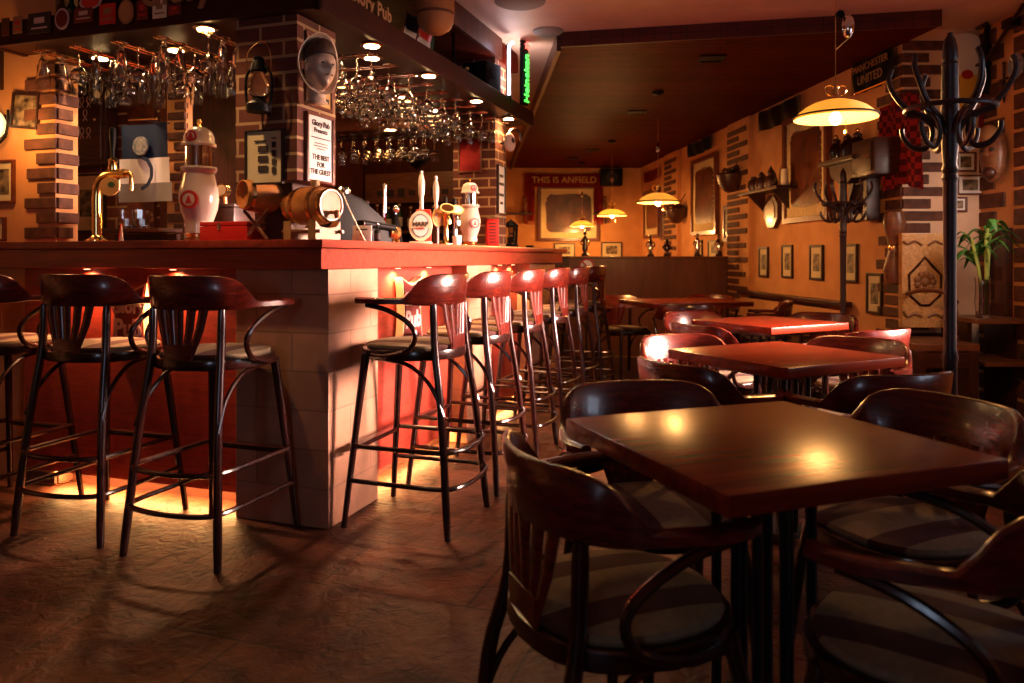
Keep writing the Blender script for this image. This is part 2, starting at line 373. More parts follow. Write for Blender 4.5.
for y in (WY0 + .03, 1.6, WY1 - .03): wf.box((WX + .05, y, (WZ0 + WZ1) / 2), (.05, .06, WZ1 - WZ0))
for z in (WZ0 + .03, 1.65, WZ1 - .03): wf.box((WX + .05, (WY0 + WY1) / 2, z), (.048, WY1 - WY0, .05))
struct('window_1', wf, M['darkwood'], smooth=False)
wf = MB()
for y in (VY0 + .03, 3.9, VY1 - .03): wf.box((WX + .05, y, (VZ0 + VZ1) / 2), (.05, .05, VZ1 - VZ0))
for z in (VZ0 + .03, VZ1 - .03): wf.box((WX + .05, (VY0 + VY1) / 2, z), (.048, VY1 - VY0, .05))
struct('window_2', wf, M['darkwood'], smooth=False)
# right wall of the dining end, and its return that makes the corner by the coat stand
xa, xb = WA - WB * 5.35, WA - WB * 12.95
struct('wall_right', MB().prism([(xa, 5.36), (xa + .14, 5.36), (xb + .14, 12.95), (xb, 12.95)], 0, 2.75), M['plaster'], smooth=False)
slab('wall_front', xa, WX, 5.35, 5.47, 0, 2.75, M['return'])
# lower boarded ceiling over the dining end
pf = at(561, 47, 1.5 * F / 210); pr = (WA - WB * 4.93, 4.93)
dc = [(pf.x, pf.y), pr, (WA - WB * 12.8, 12.8), (.0, 12.8)]
struct('ceiling', MB().prism(dc, 2.65, 2.745), M['plankceil'], smooth=False)
df = MB()
d = Vector((pr[0] - pf.x, pr[1] - pf.y, 0)); L_ = d.length; d.normalize(); a_ = math.atan2(d.y, d.x)
df.box((L_ / 2, -.012, 0), (L_, .022, .105))
struct('trim_1', df, M['plankdark'], smooth=False, loc=((pf.x), pf.y, 2.697), rz=a_)
struct('trim_2', MB().prism([(pf.x - .03, pf.y), (pf.x, pf.y), (.0, 12.8), (-.03, 12.8)], 2.62, 2.749), M['darkwood'], smooth=False)
# walls behind the bar (bar coordinates)
def bstruct(name, mb, mat): return struct(name, mb, mat, smooth=False, loc=B(0, 0, 0), rz=BRZ)
bstruct('wall_left', MB().box((-3.17, .165, 1.37), (3.06, .13, 2.74)), M['plaster'])
uj = u_at(190, .75)
bstruct('wall_back', MB().box(((-1.64 + u_at(160, .75)) / 2 - .3, .83, 1.3), (u_at(160, .75) + 1.64 + .6, .16, 2.6)), M['brickwall'])
bstruct('pillar', MB().box(((u_at(167, .72) + uj) / 2, .745, 1.3), (uj - u_at(167, .72), .05, 2.6)), M['plaster'])
bstruct('wall_left', MB().box((-2.27, 2.5, 1.3), (.14, 3.3, 2.6)), M['panelling'])
bstruct('wall_back', MB().box((-1.5, 4.27, 1.3), (1.56, .14, 2.6)), M['panelling'])
struct('wall_left', MB().prism([tuple(B(-.72, 4.2))[:2], (-.2, 12.8), (-.34, 12.8), tuple(B(-.86, 4.2))[:2]], 0, 2.75), M['plaster'], smooth=False)
# boarded ceiling over the bar with its upright edge
bstruct('ceiling', MB().box((-2.6, 1.4, 2.67), (4.98, 3.0, .14)), M['plankceil'])
bstruct('trim_3', MB().box((-.1, 1.18, 2.672), (.025, 2.56, .15)).box((-2.6, -.115, 2.672), (5.0, .025, .15)), M['plankup'])

def quoin(name, org, rz, z0, z1, long=.2, short=.12, pitch=.075, h=.056, proud=.014, flip=1, side=0):
    """toothed brick edge laid along local +x from org; side also turns the bricks round the corner"""
    mb = MB(); n = int((z1 - z0) / pitch)
    for i in range(n):
        l = (long if i % 2 == 0 else short) * random.uniform(.94, 1.06)
        z = z0 + (i + .5) * pitch
        mb.box((flip * l / 2, -proud / 2 + .01, z), (l, proud + .02, h * random.uniform(.93, 1.05)), bev=.004, rz=random.uniform(-.006, .006))
        if side:
            l2 = .085 if i % 2 == 0 else .12
            mb.box((0, l2 / 2, z), (.024, l2, h), bev=.004)
    return struct(name, mb, M['brick'], loc=org, rz=rz, smooth=False)
quoin('trim_4', B(-1.63, .1, 0), BRZ, .0, 1.09, .2, .125, .075, .055, flip=-1, side=.34)
quoin('trim_5', B(-1.63, .1, 0), BRZ, 1.235, 2.17, .2, .125, .075, .055, flip=-1, side=.34)
quoin('trim_6', B(uj, .72, 0), BRZ, 1.0, 2.55, .125, .075, .058, .043, flip=-1)
for k, (pl, top) in enumerate(((732, 2.6), (668, 2.6), (627, 2.6))):
    y = wy(pl); x = WA - WB * y
    ln = .045
    struct('trim_%d' % (7 + 2 * k), MB().box((.30, -ln / 2, 1.32), (.62, ln, 2.64)), M['plaster'], loc=(x, y, 0), rz=WRZ, smooth=False)
    q = quoin('trim_%d' % (8 + 2 * k), (x - ln, y, 0), WRZ, .3, top, .55, .33, .078, .055)
quoin('trim_13', (xa, 5.35, 0), 0, .2, 2.73, .30, .19, .0855, .066)
quoin('trim_14', (xa, 5.35, 0), WRZ, .2, 2.63, .30, .19, .0855, .066, flip=-1)
quoin('trim_15', (WX, 5.35, 0), -PI / 2, .1, 2.73, .17, .27, .125, .10)
for i_, y_ in enumerate((4.98,)):
    quoin('trim_%d' % (16 + i_), (WX, y_, 0), -PI / 2, .1, 2.73, .5, .42, .125, .10)

# booth partition
pt = MB().box((1.56, 8.72, .575), (1.86, .06, 1.13)).box((1.56, 8.71, 1.145), (1.88, .09, .025), bev=.006)
struct('partition', pt, M['partition'], smooth=False)
struct('partition', MB().box((.57, 8.70, .57), (.16, .07, 1.14)).box((.57, 8.69, 1.147), (.18, .1, .025), bev=.005), M['darkwood'], smooth=False)

# ================================================================ the bar
bar = thing('bar_counter', 'long L-shaped bar with red wooden top and tiled pillars', 'bar counter', B(0, 0, 0), BRZ)
VE = 3.74
def ell(o, vlo, uin, vin, vend, ulft):
    return [(ulft, vlo), (o, vlo), (o, vend), (uin, vend), (uin, vin), (-1.63, vin), (-1.63, .095), (ulft, .095)]
MB().prism(ell(.06, -.14, -.6, .5, VE + .05, -3.2), 1.188, 1.222, bev=.005).build('counter_top', M['counterY'], bar)
MB().prism(ell(.03, -.10, -.57, .47, VE, -3.2), 1.10, 1.186, bev=.003).build('fascia', M['counter'], bar, smooth=False)
for (u0, u1, v0, v1) in ((-.47, 0, 0, .43), (-.42, 0, 1.56, 2.0), (-.42, 0, 2.85, 3.6)):
    MB().box(((u0 + u1) / 2, (v0 + v1) / 2, .549), (u1 - u0, v1 - v0, 1.098), bev=.003).build('tiled_pillar', M['tile'], bar, smooth=False)
for (u0, u1, v0, v1) in ((-1.83, -.47, .085, .125), (-.14, -.10, .43, 1.56), (-.14, -.10, 2.0, 2.85)):
    MB().box(((u0 + u1) / 2, (v0 + v1) / 2, .587), (u1 - u0, v1 - v0, 1.02)).build('front_panel', M['redpanel'], bar, smooth=False)
SPOTS_L = [(u_at(87, .055), .055), (u_at(173, .055), .055)]
SPOTS_R = [(-.07, v_at(398, -.07)), (-.07, v_at(429, -.07)), (-.07, v_at(500, -.07)), (-.07, v_at(513, -.07))]
MB().box((-1.15, .19, .045), (1.36, .02, .09)).build('kick_board', M['darkwood'], bar, smooth=False)
MB().box((-.20, .995, .045), (.02, 1.13, .09)).build('kick_board', M['darkwood'], bar, smooth=False)
MB().box((-.20, 2.425, .045), (.02, .85, .09)).build('kick_board', M['darkwood'], bar, smooth=False)
for u, v in SPOTS_L + SPOTS_R:
    f = MB().lathe([(.02, 1.099), (.023, 1.094), (.016, 1.091)], 14, Matrix.Translation((u, v, 0))).build('spot_ring', M['brass'], bar)
    MB().lathe([(.014, 1.0925), (.014, 1.0895)], 12, Matrix.Translation((u, v, 0))).build('spot_lens', M['spotred'], f)

def sign_outline(w, h, k=1.0):
    pts = []; n = 12
    for i in range(n + 1):                 # top edge sags between two raised corners
        t = i / n; pts.append((-w / 2 + w * t, h / 2 - .035 * k * math.sin(PI * t)))
    for i in range(1, n + 1):              # right edge bows in
        t = i / n; pts.append((w / 2 - .022 * k * math.sin(PI * t), h / 2 - h * t))
    for i in range(1, n + 1):
        t = i / n; pts.append((w / 2 - w * t, -h / 2 - .03 * k * math.sin(PI * t)))
    for i in range(1, n):
        t = i / n; pts.append((-w / 2 + .022 * k * math.sin(PI * t), -h / 2 + h * t))
    return pts[::-1]
def pub_sign(loc, rz, label, off):
    s = thing('pub_sign', label, 'sign', loc, rz, 'pub signs on the bar front')
    X = Matrix.Rotation(PI / 2, 4, 'X')
    MB().prism(sign_outline(.25, .35), -.03, .012, X).build('board', M['signedge'], s, smooth=False)
    MB().prism(sign_outline(.225, .325), .0, .016, X).build('face', M['signface'], s, smooth=False)
    text('lettering', 'Glory', .098, M['letters'], s, (0, -.018, .055), off=.003)
    text('lettering', 'Pub', .125, M['letters'], s, (0, -.018, -.055), off=.004)
    return s
pub_sign(B(u_at(127, .03), .05, .862), BRZ, 'wine red Glory Pub sign on the front of the bar between two spots', 0).scale = (.88, 1, .95)
pub_sign(B(-.06, .9, .87), BRR, 'Glory Pub sign on the long side of the bar behind the first stool', 0)
pub_sign(B(-.06, 2.42, .87), BRR, 'Glory Pub sign on the long side of the bar further along, behind the third stool', 0)

# hanging rack over the bar
rack = thing('bar_rack', 'dark wooden glass rack hanging above the whole bar', 'glass rack', B(0, 0, 2.18), BRZ)
def ell2(o, v0, uin, vin, vend, ulft): return [(ulft, v0), (o, v0), (o, vend), (uin, vend), (uin, vin), (ulft, vin)]
MB().prism(ell2(-.02, -.06, -.8, .6, 2.9, -1.84), .0, .022).build('board', M['rackwood'], rack, smooth=False)
MB().box((-.92, -.075, .052), (1.86, .03, .115), bev=.003).build('fascia_board', M['rackwood'], rack, smooth=False)
MB().box((-.005, 1.42, .052), (.03, 3.02, .115), bev=.003).build('fascia_board', M['rackwood'], rack, smooth=False)
MB().box((-.8, 1.75, .052), (.025, 2.3, .115)).build('fascia_board', M['rackwood'], rack, smooth=False)
MB().box((-1.84, .26, .052), (.03, .7, .115)).build('fascia_board', M['rackwood'], rack, smooth=False)
for u, v in ((-.7, .7), (-.7, 2.7), (-1.7, .4), (-.15, 1.7)):
    MB().tube([(u, v, .02), (u, v, .41)], .012, 8).build('hanger', M['black'], rack)
RR = [.55 + .225 * i for i in range(10)]
for v in RR:
    r_ = MB()
    for dv in (-.017, .017): r_.tube([(-.08, v + dv, -.03), (-.78, v + dv, -.03)], .004, 6)
    for u in (-.1, -.43, -.76):
        r_.tube([(u, v - .017, -.03), (u, v - .017, .004)], .003, 5)
    r_.build('glass_rail', M['chrome'], rack)
RL = [-.62, -.87, -1.12, -1.37, -1.6]
for u in RL:
    r_ = MB()
    for du in (-.017, .017): r_.tube([(u + du, -.04, -.03), (u + du, .58, -.03)], .004, 6)
    for v in (-.02, .27, .55): r_.tube([(u - .017, v, -.03), (u - .017, v, .004)], .003, 5)
    r_.build('glass_rail', M['brass'], rack)
text('lettering', 'Glory Pub', .092, M['tan'], rack, (-.0, .355, .145), rz=PI / 2, ext=.008, off=.003, space=1.05)
text('lettering', 'Glory Pub', .15, M['tan'], rack, (-.56, -.097, .135), ext=.006, off=.004, space=1.1)
CS = [(-.05, .46), (-.045, 1.1), (-.045, 1.83), (-1.0, .22), (-1.48, .22), (-.62, -.015), (-.05, 2.5), (-.42, .66), (-.42, 1.56), (-.16, .66), (-.62, 1.1), (-.45, 2.02)]  # some are added, for glints in the glasses and light on the barrels
for u, v in CS:
    f = MB().lathe([(.05, .001), (.056, -.012), (.04, -.016)], 16, Matrix.Translation((u, v, 0))).build('downlight', M['brass'], rack)
    MB().lathe([(.036, -.014), (.036, -.018)], 14, Matrix.Translation((u, v, 0))).build('lens', M['spot'], f)

# hanging glasses
def wine_mesh(h=.19, r=.036):
    b = h * .5
    prof = [(.0, 0), (.033, -.001), (.034, -.004), (.006, -.010), (.004, -.02), (.004, -b), (.008, -b - .008), (r * .85, -b - .035), (r, -b - .06), (r * .82, -h), (r * .79, -h), (r * .96, -b - .06), (r * .8, -b - .037), (.004, -b - .012), (0, -b - .011)]
    return MB().lathe(prof, 14, cap=False)
def pils_mesh(h=.2, r=.034):
    prof = [(0, 0), (.032, -.001), (.033, -.006), (.010, -.016), (.010, -.03), (.018, -.05), (.026, -.1), (r, -.15), (r * .9, -h), (r * .86, -h), (r * .96, -.15), (.023, -.1), (.014, -.05), (0, -.038)]
    return MB().lathe(prof, 14, cap=False)
G0 = wine_mesh().build('wine_glass', M['glass']); G1 = pils_mesh().build('beer_glass', M['glass']); G2 = wine_mesh(.175, .041).build('wine_glass', M['glass'])
used = set()
def put_glass(proto, loc, label, cat, group):
    if proto.name in used: o = proto.copy(); C.objects.link(o)
    else: o = proto; used.add(proto.name)
    o.location = loc; o.rotation_euler.z = random.uniform(0, 6)
    tag(o, label, cat, group); return o
five = ['leftmost', 'second from the left', 'middle', 'second from the right', 'rightmost']
for i, v in enumerate(RR):
    n = 7 if i < 6 else 5
    for j in range(n):
        u = -.12 - j * .088 if i else -.1 - j * .082
        p = B(u + random.uniform(-.005, .005), v, 2.158)
        if i == 0:
            if j > 4: continue
            put_glass(G0, p, 'stemmed glass right of the brick column, %s of the nearest hanging five' % five[4 - j], 'wine glass', 'front row glasses right of the column')
        elif i < 5: put_glass(G0 if (i + j) % 3 else G2, p, 'stemmed glass hanging in the middle rows above the long side of the bar', 'wine glass', 'glasses hanging over the long side, middle rows')
        else: put_glass(G2 if j % 2 else G0, p, 'stemmed glass hanging in the last rows above the long side, over the pale beer tower', 'wine glass', 'glasses hanging over the long side, last rows')
for i, u in enumerate(RL):
    for j in range(6):
        p = B(u, -.0 + j * .1 + random.uniform(-.006, .006), 2.158)
        lab = ('beer glass hanging in a row next to the brick column, above the pale beer tower', 'tall beer glass hanging over the gold tap on the short side of the bar', 'beer glass hanging in the middle row above the flag behind the bar', 'beer glass hanging in the second row from the end above the carved cabinet', 'beer glass hanging in the end row of the rack near the ochre wall')
        put_glass(G1 if (i + j) % 3 else G2, p, (lab[0], lab[2], lab[1], lab[3], lab[4])[i], 'beer glass', 'hanging glasses, row %s over the short side' % ('one', 'two', 'three', 'four', 'five')[i])
# second, lower rack further back behind the bar
rk = thing('back_rack', 'second glass rack on a wooden beam further behind the bar', 'glass rack', B(-1.1, 2.1, 0), BRZ)
bx0, bz0 = bv(340, 119, 1.75)
MB().box((.0, -.3, 2.06), (1.15, .07, .085), bev=.004).build('beam', M['midwood'], rk, smooth=False)
MB().box((.0, .06, 2.07), (1.15, .66, .02)).build('board', M['darkwood'], rk, smooth=False)
for x in (-.5, .22): MB().tube([(x, -.3, 2.1), (x, -.3, 2.6)], .012, 8).build('hanger', M['black'], rk)
f = MB().lathe([(.05, 2.06), (.055, 2.05), (.04, 2.046)], 16, Matrix.Translation((.35, -.1, 0))).build('downlight', M['brass'], rk)
MB().lathe([(.036, 2.048), (.036, 2.044)], 14, Matrix.Translation((.35, -.1, 0))).build('lens', M['spot'], f)
for i in range(3):
    for j in range(11):
        put_glass(G2 if (i + j) % 2 else G0, B(-1.62 + j * .1, 2.12 + i * .16, 2.055), 'stemmed glass hanging under the rear beam behind the bar', 'wine glass', 'glasses hanging from the back rack')
# ================================================================ seats and tables
def rail_mesh(zs):
    rings = []; path = []
    n = 15
    for i in range(-n, n + 1):
        a = i / n
        s = abs(a)
        if s < .72:
            g = s / .72 * PI / 2
            x, y = .25 * math.sin(g), -.02 - .185 * math.cos(g)
            nx, ny = math.sin(g), -math.cos(g) * .9
        else:
            t = (s - .72) / .28
            x, y = .25 + .018 * math.sin(t * PI) * 1.0, -.02 + .17 * t
            nx, ny = 1, .0
        q = min(1, max(0, (s - .26) / .29)); q = 1 - math.sqrt(max(0, 1 - q * q)) if q < 1 else 1
        top = zs + .315 - q * .097; bot = zs + .182 + q * .008
        th = .010 + .013 * min(1, max(0, (s - .45) / .3))
        if s > .96: th *= .62
        sg = 1 if a >= 0 else -1
        nn = Vector((sg * nx, ny, 0)).normalized(); c = Vector((sg * x, y, 0))
        lean = .016 * (1 - q)
        ring = []
        for (o, z) in ((-1, bot + .004), (-.5, bot), (.5, bot), (1, bot + .004), (1, top - .006), (.4, top), (-.4, top), (-1, top - .006)):
            k = (z - bot) / max(.02, top - bot)
            ring.append(c + nn * (o * th + lean * k) + Vector((0, 0, z)))
        rings.append(ring)
    return MB().sweep(rings)
def curve(pts, m=5):
    """smooth the control points (Catmull-Rom)"""
    P = [Vector(p) for p in pts]; out = []
    for i in range(len(P) - 1):
        a, b, c, d = P[max(i - 1, 0)], P[i], P[i + 1], P[min(i + 2, len(P) - 1)]
        for k in range(m):
            t = k / m
            out.append(.5 * ((2 * b) + (c - a) * t + (2 * a - 5 * b + 4 * c - d) * t * t + (3 * b - a - 3 * c + d) * t ** 3))
    out.append(P[-1]); return out
def outline(r, e=2.4, n=28, sy=1.0):
    return [(math.copysign(abs(math.cos(t)) ** (2 / e), math.cos(t)) * r, math.copysign(abs(math.sin(t)) ** (2 / e), math.sin(t)) * r * sy) for t in [k * 2 * PI / n for k in range(n)]]
def make_seat(name, label, cat, zs, tall, group):
    t = thing(name, label, cat, (0, 0, 0), 0, group)
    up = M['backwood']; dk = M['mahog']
    MB().prism(outline(.218), zs - .048, zs - .006, bev=.008).build('seat_frame', dk, t)
    pad = MB(); O = outline(1.0)
    pad.sweep([[Vector((x * r, y * r, zs + z)) for x, y in O] for r, z in ((.198, -.008), (.203, .002), (.198, .012), (.15, .020), (.07, .024), (.012, .025))])
    pad.build('seat', M['seat'], t)
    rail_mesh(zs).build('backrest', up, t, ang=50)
    k = .225 if tall else .205
    for s in (-1, 1):
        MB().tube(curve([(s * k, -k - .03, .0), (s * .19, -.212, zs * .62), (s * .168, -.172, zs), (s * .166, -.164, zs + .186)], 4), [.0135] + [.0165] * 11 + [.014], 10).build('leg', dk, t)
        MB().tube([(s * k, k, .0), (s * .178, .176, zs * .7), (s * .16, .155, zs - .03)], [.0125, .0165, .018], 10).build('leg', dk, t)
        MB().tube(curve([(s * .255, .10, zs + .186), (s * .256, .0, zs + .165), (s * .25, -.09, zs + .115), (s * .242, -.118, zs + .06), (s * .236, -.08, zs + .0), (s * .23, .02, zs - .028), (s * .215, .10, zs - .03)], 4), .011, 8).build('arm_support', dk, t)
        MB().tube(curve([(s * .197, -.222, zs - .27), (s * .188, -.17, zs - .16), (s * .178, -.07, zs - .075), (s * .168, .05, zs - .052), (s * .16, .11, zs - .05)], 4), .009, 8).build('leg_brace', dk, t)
    sp = MB()
    for i in range(5):
        a = (i - 2) / 2
        sp.tube([(a * .105, -.205 + abs(a) * .018, zs + .20), (a * .088, -.203 + abs(a) * .010, zs + .11), (a * .058, -.203, zs + .02), (a * .05, -.206, zs - .03)], [.023, .020, .016, .013], 8, flat=.42)
    sp.prism([(-.062, -.045), (.062, -.045), (.068, .05), (-.068, .05)], -.006, .006, Matrix.Translation((0, -.206, zs)) @ Matrix.Rotation(PI / 2, 4, 'X'), bev=.003)
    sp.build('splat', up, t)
    if tall:
        for z in (.345, .20):
            f = 1 - z / zs * .25; a = k * f + .004
            MB().tube(curve([(-a, a - .01, z), (-a - .004, 0, z), (-a, -a, z), (-a * .72, -a - .062, z), (0, -a - .085, z), (a * .72, -a - .062, z), (a, -a, z), (a + .004, 0, z), (a, a - .01, z)], 4), .0105, 8).build('stretcher', dk, t)
        MB().box((0, .198, .335), (.37, .038, .022), bev=.004).build('footrest', dk, t)
    return t
RB = 'bar stools along the long side of the bar'; LB = 'bar stools at the short side of the bar'
stool = make_seat('bar_stool', 'tall bentwood bar stool in front of the tiled corner pillar, long bar side', 'bar stool', .765, True, RB)
rl = ['', 'second bar stool from the corner along the long side of the bar', 'third bar stool from the corner along the long side of the bar', 'fourth bar stool from the corner along the long side of the bar',
      'last but one bar stool along the long side of the bar', 'farthest bar stool, at the end of the long side of the bar']
for n in range(6):
    p = B(.275, .265 + .613 * n, 0); rz = PI / 2 - TH + random.uniform(-.04, .04)
    if n == 0: stool.location = p; stool.rotation_euler.z = PI / 2 - TH
    else: dup(stool, p, rz, rl[n], RB)
for u, v, lab in ((-.362, -.25, 'tall bar stool at the short bar side nearest to the tiled corner pillar'), (-.975, -.215, 'middle bar stool in front of the Glory Pub sign at the short bar side'), (-1.60, -.21, 'bar stool cut off by the left edge in front of the brick pier')):
    dup(stool, B(u, v, 0), BRZ + random.uniform(-.03, .03), lab, LB)

# the stool model faces +y; set_face turns it so that it looks along (dx, dy)
def face(dx, dy): return math.atan2(dy, dx) - PI / 2
for o in list(bpy.data.objects):
    if o.name.startswith('bar_stool') and o.parent is None and o.get('group') == RB: o.rotation_euler.z = face(-CT, ST) + random.uniform(-.03, .03)

CH = 'bentwood armchairs around the dining tables'
chair = make_seat('armchair', 'x', 'armchair', .46, False, CH)
first = [True]
def put_chair(x, y, dx, dy, label):
    o = chair if first[0] else dup(chair)
    first[0] = False
    o.location = (x, y, 0); o.rotation_euler.z = face(dx, dy); o['label'] = label; o['group'] = CH
def make_table(w=.65, d=.64):
    t = thing('dining_table', 'x', 'table', (0, 0, 0), 0, 'dining tables in a row')
    MB().box((0, 0, .74), (w, d, .04), bev=.006).build('tabletop', M['table'], t)
    MB().box((0, 0, .705), (.40, .40, .03), bev=.003).build('apron', M['darkwood'], t)
    for i in range(3):
        for j in range(3):
            if i == 1 and j == 1: continue
            MB().tube([((i - 1) * .07, (j - 1) * .07, .04), ((i - 1) * .07, (j - 1) * .07, .692)], .0115, 8).build('bar', M['iron'], t)
    MB().box((0, 0, .045), (.2, .2, .02), bev=.003).build('base_plate', M['iron'], t)
    for a in range(4):
        q = a * PI / 2 + PI / 4
        MB().tube([(.09 * math.cos(q), .09 * math.sin(q), .045), (.22 * math.cos(q), .22 * math.sin(q), .038), (.31 * math.cos(q), .31 * math.sin(q), .016)], [.018, .016, .015], 8).build('foot', M['iron'], t)
    return t
tab = make_table()
TB = [((.546, 1.655), 20.5, 'nearest dark red square table in the foreground with lamp glints on its top'),
      ((1.10, 3.10), 28.5, 'second square table back from the foreground with one lamp glint'),
      ((1.56, 4.63), 29, 'third square table back, with a red front edge, in front of the rear coat stand')]
for i, ((x, y), r, lab) in enumerate(TB):
    o = tab if i == 0 else dup(tab)
    o.location = (x, y, 0); o.rotation_euler.z = math.radians(r); o['label'] = lab
t4 = make_table(.95, .75); t4.location = (1.55, 6.85, 0); t4.rotation_euler.z = math.radians(14); t4['label'] = 'farthest wide table with a pale sheen in front of the booth partition'
put_chair(.215, 1.56, .93, .36, 'dark armchair nearest to the camera, left of the foreground table, back turned')
put_chair(.40, 2.10, .20, -.98, 'armchair behind the foreground table with blue window reflections on its curved back')
put_chair(1.01, 1.96, -.92, -.38, 'dark armchair at the far right side of the foreground table before the coat stand')
put_chair(.765, 1.375, -.78, .62, 'striped seat armchair cut off by the lower right corner of the picture')
put_chair(.72, 2.83, .86, .50, 'dark armchair with its back turned at the left of the second table')
put_chair(.86, 3.52, .35, -.93, 'armchair behind the second table with a pale blue glint on its back')
put_chair(1.50, 3.42, -.72, -.69, 'dark armchair at the far right side of the second table')
put_chair(1.24, 2.64, -.28, .95, 'armchair with striped seat in front of the second table, half hidden by the foreground table')
put_chair(1.17, 4.36, .86, .50, 'dark armchair with rounded back turned, left of the third table')
put_chair(1.28, 5.08, .4, -.92, 'red lit armchair behind the left corner of the third table')
put_chair(1.98, 4.98, -.72, -.69, 'armchair at the far right of the third table beside the rear coat stand')
put_chair(1.88, 4.12, -.4, .92, 'dark armchair at the right front of the third table')
put_chair(1.10, 7.35, .45, -.9, 'armchair behind the left end of the farthest table, red back by the partition')
put_chair(1.95, 7.50, -.3, -.95, 'armchair behind the right half of the farthest table')
put_chair(1.42, 6.22, .1, 1, 'armchair with its red back turned in front of the farthest table')
put_chair(2.2, 6.6, -.9, .3, 'dark armchair at the right end of the farthest table by the wall bench')

# wall bench under the small pictures
y0, y1 = 6.05, 8.25
wb = thing('wall_bench', 'dark wooden wall bench with a long top rail along the right wall', 'bench', (WA - WB * 7.1, 7.1, 0), WRZ)
MB().box((0, -.06, .775), (2.2, .10, .04), bev=.006).build('top_rail', M['darkwood'], wb, smooth=False)
MB().box((0, -.045, .62), (2.1, .03, .2)).build('backrest', M['plaster'], wb, smooth=False)
MB().box((.0, -.24, .43), (2.15, .40, .05), bev=.008).build('seat', M['darkwood'], wb, smooth=False)
for x in (-1.0, -.1, .95): MB().box((x, -.24, .2), (.05, .36, .4)).build('leg', M['darkwood'], wb, smooth=False)

# coat stands
def coat_stand(loc, label):
    t = thing('coat_stand', label, 'coat stand', loc, .2, 'bentwood coat stands')
    m = M['pole']
    MB().lathe([(.0, .02), (.03, .02), (.032, .4), (.028, .7), (.034, .72), (.026, .75), (.025, 1.0), (.029, 1.33), (.034, 1.345), (.028, 1.36), (.034, 1.375), (.028, 1.39), (.034, 1.45), (.036, 1.6), (.033, 1.73), (.036, 1.74), (.028, 1.75), (.033, 1.765), (.030, 1.80), (.022, 1.83), (.010, 1.845), (.012, 1.85), (0, 1.856)], 18).build('pole', m, t)
    for i in range(6):
        a = i * PI / 3 + .25; ca, sa = math.cos(a), math.sin(a)
        def pol(pts): return [(r * ca - w * sa, r * sa + w * ca, z) for r, z, w in pts]
        MB().tube(curve(pol([(.03, 1.50, 0), (.06, 1.545, .0), (.11, 1.57, .008), (.17, 1.60, .014), (.22, 1.655, .016), (.243, 1.71, .008), (.23, 1.75, 0)]), 5), .0115, 8).build('hook', m, t)
        MB().tube(curve(pol([(.17, 1.58, 0), (.12, 1.57, 0), (.075, 1.535, 0), (.07, 1.485, 0), (.10, 1.453, 0), (.15, 1.462, 0), (.185, 1.50, 0), (.19, 1.53, 0)]), 5), .0105, 8).build('lower_hook', m, t)
    MB().tube([(.178 * math.cos(k * PI / 12), .178 * math.sin(k * PI / 12), 1.588) for k in range(24)], .009, 8, closed=True).build('ring', m, t)
    for i in range(4):
        a = i * PI / 2 + .4; ca, sa = math.cos(a), math.sin(a)
        MB().tube(curve([(.03 * ca, .03 * sa, .42), (.09 * ca, .09 * sa, .34), (.13 * ca, .13 * sa, .2), (.2 * ca, .2 * sa, .06), (.27 * ca, .27 * sa, .015)], 4), .012, 8).build('foot', m, t)
    return t
cs = coat_stand((ray(950) * 2.85, 2.85, 0), 'large dark coat stand in the right foreground with curled hooks')
cs.scale = (.85, .85, 1.075)
dup(cs, (ray(843) * 5.55, 5.55, 0), .5, 'coat stand further back against the ochre wall below the nearest lamp').scale = (.8, .8, .97)

